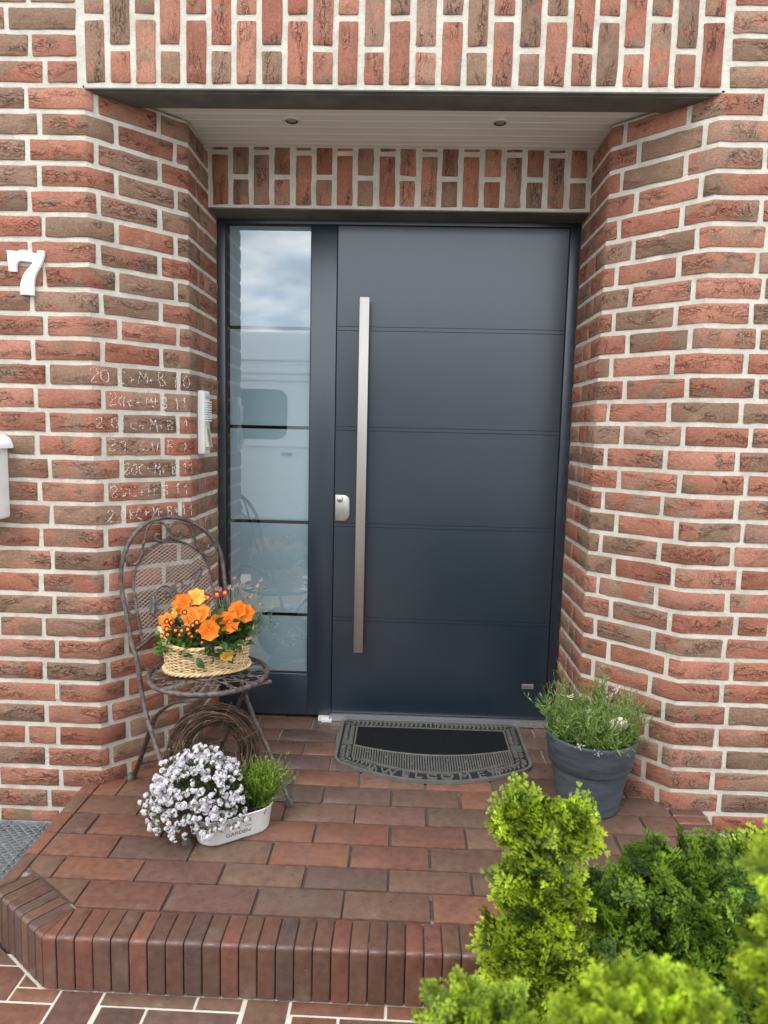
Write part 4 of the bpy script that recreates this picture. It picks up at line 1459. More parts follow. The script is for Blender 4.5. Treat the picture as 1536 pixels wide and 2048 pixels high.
# seat: flat ring with an open scatter of curved straps
SC = (.178, .250, .418); SR = .190
def st_(r, a, dz=0.0): return ch(SC[0] + r * math.cos(a), SC[1] + r * math.sin(a), SC[2] + dz)
rim_p = [st_(SR, a) for a in np.linspace(0, 2 * math.pi, 49)[:-1]]
MB().tube(rim_p, .0085, 8, closed=True).build('seat_rim', M['iron'], chair)
MB().tube([st_(SR * .35, a, .001) for a in np.linspace(0, 2 * math.pi, 33)[:-1]], .0045, 6, closed=True).build('seat_ring', M['iron'], chair)
m = MB()
for k in range(34):
    a = 2 * math.pi * k / 34
    bend = .36 if k % 2 else -.36
    m.tube([st_(SR * .34, a, .001), st_(SR * .55, a + bend * .55, .002), st_(SR * .78, a + bend * .9, .002), st_(SR * .985, a + bend * .5, .001)], .0034, 6, flat=.6)
for k in range(30):
    a = random.random() * 6.28; r0 = random.uniform(.4, .9); a2 = a + random.uniform(-.7, .7); r1 = random.uniform(.4, .95)
    m.tube([st_(SR * r0, a, .002), st_(SR * (r0 + r1) / 2 * 1.02, (a + a2) / 2, .003), st_(SR * r1, a2, .002)], .0028, 6, flat=.6)
for k in range(7):
    a = 2 * math.pi * k / 7
    m.tube([st_(0.004, a), st_(SR * .34, a + .3)], .0034, 6)
m.build('seat_strap', M['iron'], chair)
for u, sg in ((.010, 1), (CWID - .010, -1)):
    # rear leg: flat bar from the rear foot up to the front of the seat
    pts = [ch(u + sg * .004, .0, .006), ch(u + sg * .006, .098, .147), ch(u + sg * .008, .179, .271), ch(u + sg * .012, .235, .322), ch(u + sg * .020, .315, .372), ch(u + sg * .030, .405, .408)]
    MB().tube(spline(pts, 4), .0095, 8, flat=.5).build('leg', M['iron'], chair)
    m = MB(); m.tube([ch(u - sg * .012, .180, .272), ch(u + sg * .016, .180, .272)], .006, 8); m.build('pivot', M['iron'], chair)
    br = [ch(u - sg * .008, back_w(.44), .44), ch(u + sg * .012, .110, .424), ch(u + sg * .045, .122, .416)]
    MB().tube(spline(br, 4), .0075, 8, flat=.6).build('seat_bracket', M['iron'], chair)
for u, w in ((.004, .0), (CWID - .004, .0), (0, .474), (CWID, .474)):
    c = ch(u, w, 0)
    MB().lathe([(0, .026), (.008, .024), (.011, .018), (.0125, .012), (.016, .008), (.016, .001), (0, .0005)], 16, (c.x, c.y)).build('foot', M['iron'], chair)
MB().tube([ch(.012, .045, .070), ch(CWID - .012, .045, .070)], .0055, 8).build('stretcher', M['iron'], chair)
MB().tube([ch(.0, .420, .068), ch(CWID, .420, .068)], .0055, 8).build('stretcher', M['iron'], chair)
MB().tube([ch(.030, .405, .405), ch(CWID - .030, .405, .405)], .0060, 8).build('seat_bar', M['iron'], chair)

# ------------------------------------------------------------------ wicker basket on the chair
BC = Vector((.352, .003, SC[2] + .012)); BA = R(24)
A0, B0 = .136, .094
bt_ = Vector((math.cos(BA), math.sin(BA), 0)); bn_ = Vector((-math.sin(BA), math.cos(BA), 0))
def bsk(a, k, z, dr=0.0):
    """point on the basket wall; k swells it outwards"""
    e = 2.35
    ca, sa = math.cos(a), math.sin(a)
    rr = (abs(ca) ** e + abs(sa) ** e) ** (-1 / e)
    return BC + bt_ * ((A0 * k + dr) * rr * ca) + bn_ * ((B0 * k + dr) * rr * sa) + Vector((0, 0, z))
basket = thing('wicker_basket', tuple(BC), 'oval light wicker basket full of flowers on the chair seat', 'basket')
NS = 44
HB = .088
lift = lambda a: .018 * math.cos(a) ** 4         # the two ends stand a little higher
rods = MB()
nrow = 16
for r in range(nrow):
    z = .012 + (HB - .016) * r / (nrow - 1)
    pts = []
    for i in range(NS * 4):
        a = 2 * math.pi * i / (NS * 4)
        wv = .0031 * math.cos(NS * a / 2 + (math.pi if r % 2 else 0))
        pts.append(bsk(a, .96 + .07 * (r / nrow), z + lift(a) * (r / nrow) + .0012 * math.sin(NS * a / 2 * .5 + r), wv))
    k = random.uniform(.82, 1.1)
    rods.tube(pts, .0026, 6, closed=True, col=(k, k * random.uniform(.94, 1), k * random.uniform(.88, 1)))
rods.build('woven_rod', M['wicker'], basket)
m = MB()
for k in range(NS):
    a = 2 * math.pi * (k + .5) / NS
    m.tube([bsk(a, .95, .0), bsk(a, 1.03, HB + lift(a))], .0027, 6, col=(.95, .92, .85))
m.build('stake', M['wicker'], basket)
for nm_, zb, kk, rr_, tw in (('foot_braid', .006, 1.005, .0036, .0052), ('rim_braid', HB + .002, 1.035, .0035, .0046)):
    m = MB()
    for s3 in range(3):
        pts = []
        for i in range(180):
            a = 2 * math.pi * i / 180
            ph = 17 * a + s3 * 2 * math.pi / 3
            pts.append(bsk(a, kk, zb + tw * .75 * math.sin(ph) + (lift(a) if zb > .05 else 0), tw * math.cos(ph)))
        m.tube(pts, rr_, 6, closed=True, col=(1, .97 - .04 * s3, .92 - .05 * s3))
    m.build(nm_, M['wicker'], basket)
for e in (0, math.pi):
    m = MB()
    for s3 in range(2):
        pts = []
        for i in range(41):
            t = i / 40
            a = e + (t - .5) * 1.05
            ph = t * 16 + s3 * math.pi
            z = HB + .012 + .042 * math.sin(math.pi * t) ** .8
            pts.append(bsk(a, 1.05 + .05 * math.sin(math.pi * t), z + .004 * math.sin(ph), .004 * math.cos(ph)))
        m.tube(pts, .0040, 6, col=(.95, .9, .82))
    m.build('handle', M['wicker'], basket)
m = MB()
n = 40
m.add([tuple(bsk(2 * math.pi * i / n, .96, HB - .022)) for i in range(n)] + [tuple(BC + Vector((0, 0, HB - .008)))], [(i, (i + 1) % n, n) for i in range(n)])
m.build('compost', M['soil'], basket)
m = MB(); m.add([tuple(bsk(2 * math.pi * i / n, .95, .003)) for i in range(n)], [tuple(range(n))]); m.build('bottom', M['wicker'], basket)

# ------------------------------------------------------------------ plant helpers
def unit(v): return v / np.maximum(np.linalg.norm(v, axis=-1, keepdims=True), 1e-9)
def blade(w=.09, fold=.25, mid=.45):
    """narrow leaf of length 1 along +y"""
    v = np.array([(0, 0, 0), (-w, mid, fold * w), (w, mid, fold * w), (0, mid, 0), (0, 1, .04)])
    f = np.array([(0, 3, 1), (0, 2, 3), (1, 3, 4), (3, 2, 4)])
    return v, f
def oval(w=.32, n=4, cup=.12):
    v, f = [], []
    for i in range(n + 1):
        t = i / n
        ww = w * math.sin(math.pi * (t * .92 + .06)) ** .8
        z = .22 * math.sin(t * 2.2) - .25 * t * t
        v += [(-ww, t, z + cup * ww), (0, t, z - .02), (ww, t, z + cup * ww)]
    for i in range(n):
        for k in (0, 1):
            a = i * 3 + k
            f += [(a, a + 1, a + 4), (a, a + 4, a + 3)]
    return np.array(v), np.array(f)
class Soup:
    def __init__(self): self.V, self.F, self.C, self.n = [], [], [], 0
    def add(self, V, F, C):
        self.V.append(V); self.F.append(F + self.n); self.C.append(C); self.n += len(V)
    def scatter(self, tv, tf, tc, pos, dirs, ups, scl, tint):
        V, F, C = scatter(tv, tf, tc, np.asarray(pos), frames(np.asarray(dirs), np.asarray(ups)), np.asarray(scl), np.asarray(tint))
        self.add(V, F, C)
    def build(self, name, mat, parent):
        return soup(name, np.concatenate(self.V), np.concatenate(self.F), np.concatenate(self.C), mat, parent)
def rdir(n): return unit(rng.normal(size=(n, 3)))

# conifer spray: a flat fan of scale-leaved twiglets, lighter at the tips
def make_spray(seed):
    r = np.random.default_rng(seed)
    V, F, Tt = [], [], []
    def rod(p, a, L, w, t):
        d = np.array((math.sin(a), math.cos(a), 0)); s = np.array((d[1], -d[0], 0))
        p = np.array(p)
        zb = -.30 * (p[1] ** 2) * .5
        b = len(V)
        tip = p + d * L
        for q in (p - s * w * .45, p + s * w * .45, p + d * L * .6 - s * w, p + d * L * .6 + s * w, tip - s * w * .45, tip + s * w * .45, p + d * L * .55 + np.array((0, 0, w * .9))):
            V.append((q[0], q[1], q[2] + zb))
            Tt.append(t)
        Tt[-3] = Tt[-2] = min(1, t + .25)
        for f in ((0, 1, 6), (1, 3, 6), (3, 5, 6), (5, 4, 6), (4, 2, 6), (2, 0, 6)): F.append(tuple(b + i for i in f))
    def branch(p, a, L, t0, z0):
        m = 3 if L > .3 else 2
        for k in range(m):
            q = (p[0] + math.sin(a) * L * k / m, p[1] + math.cos(a) * L * k / m, p[2] + z0 * k / m)
            rod(q, a + r.normal(0, .18), L / m * 1.1, .042, min(1, t0 + .55 * (k + 1) / m))
            if k == m - 1:
                for s2 in (-1, 1):
                    rod(q, a + s2 * r.uniform(.55, .9), L * .34, .042, min(1, t0 + .5))
    n = 4
    for i in range(n):
        t = i / n
        p = (.05 * math.sin(t * 3 + seed), t * .74, r.normal(0, .03))
        rod(p, r.normal(0, .12), .26, .040, .12 + .4 * t)
        for sg in (-1, 1):
            branch(p, sg * r.uniform(.5, .95), .44 * (1 - .5 * t) * r.uniform(.75, 1.2), .10 + .42 * t, r.normal(0, .16))
    for sg in (-.55, 0, .55):
        rod((.0, .78, r.normal(0, .03)), sg + r.normal(0, .1), .22, .044, .85)
    return np.array(V), np.array(F), np.array(Tt)
SPR = [make_spray(k) for k in range(6)]

def conifer(loc, lobes, nclump, size, dark, tip, label, trunk_h, upward=.55, seed=1, loose=.4, power=3.0, slim=1.0):
    t = thing('conifer_shrub', loc, label, 'shrub', 'golden conifers in the bed before the landing')
    r = np.random.default_rng(seed)
    m = MB()
    base = Vector(loc)
    topc = Vector(lobes[0][:3])
    m.tube([base + Vector((0, 0, -.02)), base.lerp(topc, .4) + Vector((.008, 0, 0)), base.lerp(topc, .85)], [.013, .010, .004], 8)
    for lb in lobes:
        c = Vector(lb[:3]); s0 = base.lerp(Vector((base.x, base.y, c.z)), .6)
        m.tube([s0, s0.lerp(c, .6) + Vector((0, 0, -.01)), c], [.006, .004, .002], 6)
    m.build('trunk', M['bark'], t)
    sp = Soup()
    lobes = [(*lb[:3], lb[3] * slim, *lb[4:]) for lb in lobes]
    vol = np.array([lb[3] ** 2 for lb in lobes]); vol = vol / vol.sum()
    for li, lb in enumerate(lobes):
        c = np.array(lb[:3]); rad = lb[3]; zs = lb[4] if len(lb) > 4 else 1.0
        nc = int(nclump * vol[li] * 1.55)
        d = unit(r.normal(size=(nc, 3)))
        d = d[d[:, 2] > -.75]
        k = r.uniform(.35, 1.0, len(d)) ** .55
        k = np.where(r.random(len(d)) < .14, r.uniform(1.0, 1.20, len(d)), k)
        pc = c + d * (rad * k)[:, None] * np.array((1, 1, zs))
        for q in range(len(d)):
            ns = int(r.integers(7, 12))
            ax = unit(d[q] * (1 - upward) + np.array((0, 0, upward)) + r.normal(size=3) * .25)
            side = unit(np.cross(ax, r.normal(size=3) * .6 + d[q] * .8 + np.array((0, -.5, 0))))
            fan = np.linspace(-1.15, 1.15, ns) + r.normal(0, .12, ns)
            dirs = ax[None] * np.cos(fan)[:, None] + side[None] * np.sin(fan)[:, None]
            nrm = np.cross(ax, side)
            dirs = unit(dirs + r.normal(size=(ns, 3)) * .16 * loose)
            ups = unit(nrm[None] + r.normal(size=(ns, 3)) * .35 * loose)
            pos = pc[q][None] + r.normal(size=(ns, 3)) * size * .10 * loose - ax[None] * size * .45
            S_ = SPR[int(r.integers(0, 6))]
            age = r.uniform(.65, 1.3)
            g = np.clip(r.normal(.5, .25), 0, 1)
            tt = np.clip(S_[2] * (.55 + .9 * g), 0, 1)[:, None] ** power
            tc = np.array(dark) * (1 - tt) + np.array(tip) * tt
            sp.scatter(S_[0], S_[1], tc, pos, dirs, ups, size * r.uniform(.75, 1.2, ns), np.full((ns, 3), age) * r.uniform(.85, 1.15, (ns, 1)))
    sp.build('crown', M['conifer'], t)
    return t

DG, TG = (.022, .058, .010), (.575, .735, .045)
conifer((1.262, -1.03, ZG), [(1.262, -1.03, .40, .090), (1.226, -1.02, .530, .060, 1.2), (1.312, -1.01, .510, .060, 1.1), (1.236, -1.05, .30, .088), (1.292, -1.03, .27, .088), (1.250, -1.03, .16, .098), (1.275, -1.03, .04, .105), (1.20, -1.04, .08, .06)],
        370, .041, DG, TG, 'tall narrow golden green conifer rising in front of the landing kerb', .5, .5, 3, slim=.80)
conifer((1.58, -.95, ZG), [(1.60, -.91, .33, .098), (1.455, -.90, .275, .072), (1.512, -.92, .335, .075), (1.685, -.90, .315, .085), (1.55, -.97, .19, .145), (1.67, -.99, .16, .13), (1.44, -.97, .13, .105)],
        470, .044, (.024, .064, .014), (.275, .430, .040), 'broad dark green conifer bush below the grey flowerpot', .3, .5, 5)
conifer((1.80, -.88, ZG), [(1.795, -.87, .345, .085), (1.80, -.88, .22, .09), (1.79, -.88, .08, .10)],
        120, .042, DG, TG, 'conifer sprig cut by the right edge, beyond the broad dark bush', .3, .5, 7)
conifer((1.10, -1.40, ZG), [(1.122, -1.385, .375, .080), (1.086, -1.40, .462, .046), (1.138, -1.405, .455, .050), (1.175, -1.40, .405, .048), (1.12, -1.39, .25, .09)],
        420, .022, (.060, .115, .014), (.500, .650, .055), 'low yellow green conifer overlapping the kerb at the bottom edge', .4, .6, 9, .8, 2.0)
conifer((1.26, -1.62, ZG), [(1.26, -1.61, .565, .098), (1.192, -1.61, .638, .044), (1.232, -1.59, .654, .046), (1.286, -1.60, .662, .043), (1.325, -1.61, .622, .046), (1.165, -1.62, .585, .036), (1.26, -1.62, .42, .11)],
        520, .021, (.085, .150, .012), (.540, .690, .045), 'bright yellow blurred conifer nearest the camera at the bottom', .6, .6, 11, .9, 1.7)
conifer((1.42, -1.60, ZG), [(1.405, -1.59, .69, .060), (1.392, -1.585, .79, .044), (1.385, -1.585, .845, .026), (1.43, -1.60, .56, .08), (1.43, -1.60, .40, .09)],
        320, .021, (.085, .150, .012), (.540, .690, .045), 'upright yellow conifer blurred at the right edge of the photo', .7, .6, 13, .9, 1.7)

# ------------------------------------------------------------------ grey pot with a thin-leaved plant
PC = (1.632, -.002)
pot = thing('flowerpot', (PC[0], PC[1], 0), 'tapered slate grey flowerpot with broad rim band by the right wall', 'flowerpot')
MB().lathe([(0, .0005), (.094, .0005), (.1005, .004), (.1010, .010), (.1235, .146), (.1245, .149), (.1300, .1505), (.1335, .1545), (.1470, .244), (.1480, .2500), (.1468, .2548), (.1435, .2562), (.1385, .2545), (.1370, .2490), (.1330, .200), (0, .200)], 72, PC).build('body', M['pot'], pot, True, 60)
so_ = MB()
n = 36
v = [(PC[0] + .134 * math.cos(2 * math.pi * i / n), PC[1] + .134 * math.sin(2 * math.pi * i / n), .212 + random.uniform(-.003, .003)) for i in range(n)]
v2 = [(PC[0] + .07 * math.cos(2 * math.pi * i / n), PC[1] + .07 * math.sin(2 * math.pi * i / n), .222 + random.uniform(-.006, .006)) for i in range(n)]
so_.add(v + v2 + [(PC[0], PC[1], .226)], [(i, (i + 1) % n, n + (i + 1) % n, n + i) for i in range(n)] + [(n + i, n + (i + 1) % n, 2 * n) for i in range(n)])
so_.build('compost', M['soil'], pot)

plant = thing('pot_plant', (PC[0], PC[1], .22), 'loose green thin leaved plant growing in the slate grey pot', 'plant')
sp = Soup(); stm = MB()
bv, bf = blade(.075, .3, .42)
bc = np.ones((5, 3)) * np.array([.85, 1, 1, .95, 1.15])[:, None]
for k in range(330):
    a = rng.uniform(0, 2 * math.pi); r0 = .115 * math.sqrt(rng.uniform(0, 1))
    p0 = np.array((PC[0] + r0 * math.cos(a), PC[1] + r0 * math.sin(a), .222))
    out = np.array((math.cos(a), math.sin(a), 0)) * (.20 + 2.2 * r0 + rng.uniform(0, .30)) * (1.15 if rng.random() < .3 else .8)
    if p0[1] + out[1] * .1 > .10: out[1] *= .3
    out[0] *= .55 if out[0] < 0 else .80
    d = unit(out + np.array((0, 0, 1.0)) + rng.normal(size=3) * .12)
    L = rng.uniform(.085, .185) * (1.0 if rng.random() > .10 else 1.3)
    bend = rng.normal(size=3) * .018 + np.array((0, 0, -.012))
    pts = [p0 + d * L * t + bend * t * t for t in (0, .33, .66, 1.0)]
    g = rng.uniform(.8, 1.25)
    col = np.array((.185, .280, .066)) * g if rng.random() > .25 else np.array((.235, .310, .095)) * g
    stm.tube([tuple(q) for q in pts], [.0011, .0010, .0008, .0005], 4, col=tuple(col * .9))
    nl = int(5 + L * 75)
    tt = np.sort(rng.uniform(.12, 1.0, nl))
    P_ = p0 + d * L * tt[:, None] + bend * (tt ** 2)[:, None]
    dd = unit(d[None] * rng.uniform(.5, 1.1, (nl, 1)) + rdir(nl) * .75)
    dd[-1] = d
    sp.scatter(bv, bf, bc, P_, dd, rdir(nl), rng.uniform(.018, .040, nl) * (1.15 - .45 * tt), col[None] * rng.uniform(.8, 1.2, (nl, 1)))
stm.build('stems', M['leaf'], plant)
sp.build('foliage', M['leaf'], plant)
def floret_tuft(c, n, parent):
    m = Soup()
    v, f = blade(.16, .2, .6)
    m.scatter(v, f, np.ones((5, 3)), np.tile(c, (n, 1)) + rng.normal(size=(n, 3)) * .004, unit(rdir(n) + np.array((0, -.3, .6))), rdir(n), rng.uniform(.009, .015, n), np.tile((.74, .76, .66), (n, 1)))
    m.build('flower_tuft', M['petal'], parent)
for c in ((1.560, -.140, .262), (1.616, -.150, .248), (1.560, .02, .36), (1.615, -.01, .325), (1.690, .01, .37), (1.545, -.06, .30), (1.70, -.02, .405)):
    floret_tuft(np.array(c), 16, plant)
sv = []
shl = MB()
nA, nB = 22, 7
for i in range(nB + 1):
    t = i / nB
    for k in range(nA):
        a = 2 * math.pi * k / nA
        sv.append((.031 * t * math.cos(a), .021 * t * math.sin(a) - .004 * t, .016 * (1 - t * t) + .0012 * math.sin(6 * a) * t))
shl.add(sv, [(i * nA + k, i * nA + (k + 1) % nA, (i + 1) * nA + (k + 1) % nA, (i + 1) * nA + k) for i in range(nB) for k in range(nA)])
shell = shl.build('seashell', M['shell'], None, True, 80)
shell.matrix_basis = Matrix.Translation((1.694, -.078, .318)) @ Matrix.Rotation(R(-14), 4, 'Y') @ Matrix.Rotation(R(62), 4, 'X')
tag(shell, 'pale mussel shell stuck among the stems of the grey pot', 'shell', kind='thing')
stk = MB().tube([(1.700, -.060, .21), (1.694, -.074, .313)], .0018, 6).build('stick', M['bark'], None)
stk.parent = shell; stk.matrix_parent_inverse = shell.matrix_basis.inverted()

# ------------------------------------------------------------------ flowers in the basket
def petal(w, L, a, cup, ruffle, z0, cols, nu=6, nv=5):
    V, F, C = [], [], []
    ca, sa = math.cos(a), math.sin(a)
    ph = random.uniform(0, 6)
    for j in range(nv + 1):
        t = j / nv
        ww = w * (math.sin(math.pi * min(.5, t * .52 + .04)) ** .7) * (1 if t < .8 else 1 - .55 * ((t - .8) / .2) ** 2)
        for i in range(nu + 1):
            s = -1 + 2 * i / nu
            x = s * ww; y = L * t - .22 * L * s * s * t * t
            z = z0 + cup * t * t + ruffle * t * t * math.sin(s * 5 + ph) - .10 * L * s * s * t
            V.append((ca * x - sa * y, sa * x + ca * y, z))
            c = cols[0] if t < .18 else (cols[1] if t < .5 else cols[2])
            C.append(c)
    for j in range(nv):
        for i in range(nu):
            a0 = j * (nu + 1) + i
            F.append((a0, a0 + 1, a0 + nu + 2, a0 + nu + 1))
    return V, F, C
def pansy(kind):
    m = MB()
    if kind == 'orange': cols = ((.62, .09, .006), (.78, .165, .010), (.86, .235, .018))
    elif kind == 'light': cols = ((.76, .16, .010), (.84, .235, .022), (.88, .32, .050))
    else: cols = ((.78, .30, .02), (.84, .40, .05), (.86, .50, .11))
    S_ = .0335
    for a, w, L, cup, z0 in ((R(28), .80, .95, .10, -.05), (R(-28), .80, .95, .10, -.07), (R(78), .72, .90, .16, .02), (R(-78), .72, .90, .16, .04), (R(180), .95, .92, .06, .07)):
        V, F, C = petal(w * S_ * .78, L * S_, a + random.gauss(0, .08), cup * S_ * 2, .05 * S_, z0 * S_ * 1.2, cols)
        m.add(V, F)
        m.c += C
    m.tube([(0, 0, .001), (0, -.0012, .0052)], [.0026, .0008], 6, col=(.85, .62, .10))
    m.tube([(0, 0, -.002), (0, .004, -.012), (0, -.006, -.04)], .0011, 5, col=(.13, .22, .05))
    return m
def face_to(loc, d, roll=0.0, s=1.0):
    q = Vector(d).normalized().to_track_quat('Z', 'Y')
    return Matrix.Translation(loc) @ q.to_matrix().to_4x4() @ Matrix.Rotation(roll, 4, 'Z') @ Matrix.Scale(s, 4)
pan = thing('pansy_plant', (.38, -.02, .50), 'orange pansies blooming over the front of the wicker basket', 'pansies')
PF = [((.267, .02, .637), 'orange', (-.2, -.9, .45), .2, 1.20), ((.237, -.05, .592), 'light', (-.45, -.85, .3), -.1, 1.08), ((.320, -.055, .614), 'light', (0, -.95, .30), .15, 1.12),
      ((.352, -.045, .622), 'light', (-.25, -.85, .50), -.3, 1.02), ((.385, -.085, .582), 'orange', (.15, -.95, .25), .1, 1.15), ((.441, -.055, .600), 'orange', (.15, -.95, .35), -.1, 1.22),
      ((.458, -.005, .628), 'orange', (-.1, -.85, .55), .3, 1.05), ((.480, -.005, .618), 'orange', (.55, -.80, .30), -.2, 1.05), ((.305, .04, .655), 'pale', (.2, -.75, .6), .4, 1.05),
      ((.248, .0, .612), 'pale', (-.75, -.55, .2), .9, .85), ((.398, -.055, .600), 'light', (.75, -.6, .15), .8, .85), ((.447, -.110, .510), 'pale', (.45, -.75, -.35), 2.6, .78)]
for loc, kind, d, roll, s in PF:
    o = pansy(kind).build('flower', M['petal'], pan, True, 80)
    o.matrix_basis = face_to(loc, d, roll, s)
ov, of = oval(.30, 4, .15)
oc = np.ones((len(ov), 3))
sp = Soup()
def leaves(n, cx, cy, z0, z1, rx, ry, s0, s1, col, up=.6, tmpl=(ov, of, oc)):
    a = rng.uniform(0, 2 * math.pi, n); rr = np.sqrt(rng.uniform(0, 1, n))
    pos = np.stack([cx + (bt_.x * rx * np.cos(a) + bn_.x * ry * np.sin(a)) * rr, cy + (bt_.y * rx * np.cos(a) + bn_.y * ry * np.sin(a)) * rr, rng.uniform(z0, z1, n)], 1)
    out = np.stack([np.cos(a) * bt_.x + np.sin(a) * bn_.x, np.cos(a) * bt_.y + np.sin(a) * bn_.y, np.zeros(n)], 1) * rr[:, None]
    d = unit(out + np.array((0, 0, up)) + rng.normal(size=(n, 3)) * .5)
    sp.scatter(*tmpl, pos, d, unit(np.array((0, 0, 1.0)) + rng.normal(size=(n, 3)) * .5), rng.uniform(s0, s1, n), np.array(col)[None] * rng.uniform(.7, 1.3, (n, 1)))
leaves(170, BC.x + .045, BC.y + .0, .515, .590, .085, .085, .030, .048, (.050, .115, .030))
leaves(60, BC.x + .05, BC.y - .075, .490, .545, .085, .03, .026, .045, (.042, .100, .028), -.2)
sp.build('foliage', M['leaf'], pan)
bel = thing('daisy_plant', (.28, -.05, .50), 'small dark red button daisies on the left of the basket', 'daisies')
sp = Soup()
leaves(330, BC.x - .065, BC.y - .045, .500, .548, .080, .062, .016, .030, (.115, .225, .038), .5)
leaves(110, BC.x - .02, BC.y + .02, .520, .585, .10, .07, .018, .03, (.065, .135, .034), .5)
sp.build('foliage', M['leaf'], bel)
stems = MB()
DD = [(.25, -.1, .605), (.265, -.1, .602), (.25, -.1, .581), (.232, -.1, .557), (.251, -.1, .563), (.277, -.1, .577), (.307, -.1, .637), (.297, -.1, .577), (.29, -.1, .563), (.317, -.1, .582), (.321, -.1, .57), (.328, -.1, .559), (.334, -.1, .596), (.346, -.1, .605), (.347, -.1, .578), (.362, -.1, .541), (.329, .05, .656), (.341, .05, .652), (.373, .05, .664), (.4, .05, .671), (.3, .05, .617)]
for k, (x, y, z) in enumerate(DD):
    m = MB()
    far = k >= 16
    for q in range(20):
        a = 2 * math.pi * q / 20 + random.uniform(-.1, .1); L = .0098 * random.uniform(.85, 1.1); w = .0022
        ca, sa = math.cos(a), math.sin(a)
        col = (.190, .008, .022) if not far else (.36, .012, .055)
        k2 = random.uniform(.6, 1.3); col = tuple(v * k2 for v in col)
        m.add([(ca * .003 - sa * w * .6, sa * .003 + ca * w * .6, 0), (ca * .003 + sa * w * .6, sa * .003 - ca * w * .6, 0), (ca * L + sa * w, sa * L - ca * w, .0028), (ca * L - sa * w, sa * L + ca * w, .0028)], [(0, 1, 2, 3)], col)
    m.lathe([(.0058, .0006), (.0050, .0030), (.0030, .0044), (0.0001, .0050)], 10, col=(.80, .46, .03))
    o = m.build('flower', M['petal'], bel, True, 60)
    yy = y + .012 if not far else y
    o.matrix_basis = face_to((x, yy, z), (random.uniform(-.4, .4), -.9, random.uniform(.15, .7)), 0, random.uniform(.85, 1.05) * (1.35 if far else 1.0))
    stems.tube([(x, yy + .004, z - .002), (x * .9 + BC.x * .1, yy + .02, z - .03), (x * .75 + BC.x * .25, yy * .6, .52)], .0010, 4, col=(.14, .22, .06))
stems.build('stems', M['leaf'], bel)
lav = thing('lavender_plant', (.45, .05, .50), 'faded lavender with grey buds at the back right of the basket', 'lavender')
LL = [(.429, .06, .718), (.412, .06, .687), (.438, .06, .693), (.45, .06, .692), (.459, .06, .694), (.425, .06, .683), (.519, .06, .716), (.508, .06, .695), (.524, .06, .69), (.468, .06, .661), (.486, .06, .658), (.519, .06, .635), (.37, .06, .681), (.381, .06, .678), (.473, .06, .645)]
stems = MB()
for x, y, z in LL:
    bx = .44 + (x - .44) * .35; by = .045
    stems.tube([(bx, by, .51), ((bx + x) / 2 - .004, (by + y) / 2, (z + .52) / 2), (x, y, z)], [.0014, .0013, .0012], 5, col=(.30, .32, .18))
    m = MB()
    for q in range(16):
        a = q * 2.4; zz = -.006 + .013 * q / 16
        rr = .0050 * (1 - .5 * q / 16)
        c = Vector((x + rr * math.cos(a), y + rr * math.sin(a), z + zz))
        col = (.50, .42, .35) if q % 3 else (.28, .21, .27)
        k2 = random.uniform(.7, 1.2); col = tuple(v * k2 for v in col)
        m.tube([c, c + Vector((.0020 * math.cos(a), .002 * math.sin(a), .0045))], [.0026, .0014], 5, col=col)
    m.build('flower_head', M['petal'], lav, True, 60)
stems.build('stems', M['leaf'], lav)
sp = Soup()
for k in range(70):
    p0 = np.array((.44 + rng.normal(0, .032), .04 + rng.normal(0, .022), .52)); d = unit(np.array((rng.normal(.25, .4), rng.normal(0, .25), 1.0)))
    L = rng.uniform(.06, .12); nl = 14
    tt = rng.uniform(.1, 1, nl)
    sp.scatter(bv, bf, bc, p0 + d * L * tt[:, None], unit(d[None] * .7 + rdir(nl) * .6), rdir(nl), rng.uniform(.016, .030, nl), np.array((.135, .205, .085))[None] * rng.uniform(.7, 1.3, (nl, 1)))
sp.build('foliage', M['leaf'], lav)

# ------------------------------------------------------------------ twig wreath under the chair
WC = Vector((.384, -.040, .1585)); WH = Vector((.965, .262, 0)); WB = Vector((-.262, .965, 0))
WV = (Vector((0, 0, 1)) * math.cos(R(12)) + WB * math.sin(R(12))).normalized(); WN = WH.cross(WV).normalized()
wr = thing('twig_wreath', (WC.x, WC.y - .03, 0), 'round brown twig wreath leaning beneath the iron chair', 'wreath')
m = MB()
for k in range(88):
    a0 = random.uniform(0, 2 * math.pi); arc_ = random.uniform(1.6, 5.6)
    ph = random.uniform(0, 2 * math.pi); tw = random.uniform(-1.6, 1.6); r0 = .039 * math.sqrt(random.uniform(.1, 1.0))
    rad = random.choice((.0014, .0019, .0024, .0029, .0036))
    nn_ = int(arc_ * 7) + 3
    pts = []
    wob = [random.uniform(-1, 1) for _ in range(4)]
    for i in range(nn_):
        t = i / (nn_ - 1); a = a0 + arc_ * t
        q = ph + tw * t * arc_ * .5
        lift_ = .008 * max(0, t - .88) / .12 * random.choice((0, 1))
        rr = r0 + .003 * math.sin(wob[0] * 5 + a * 3) + lift_
        R0 = .1165 + rr * math.cos(q) + .0012 * math.sin(a * 9 + wob[1] * 6)
        pts.append(WC + WH * (R0 * math.cos(a)) + WV * (R0 * math.sin(a)) + WN * (rr * math.sin(q) + .001 * math.sin(a * 7 + wob[2] * 5)))
    kk = random.uniform(.35, 1.5)
    if random.random() < .16: kk *= 1.9
    m.tube(pts, [rad * (1 - .35 * i / nn_) for i in range(nn_)], 5, col=(kk, kk * random.uniform(.92, 1.02), kk * random.uniform(.82, 1.0)))
o = m.build('twig_bundle', M['twig'], wr); tag(o, kind='stuff')
m = MB()
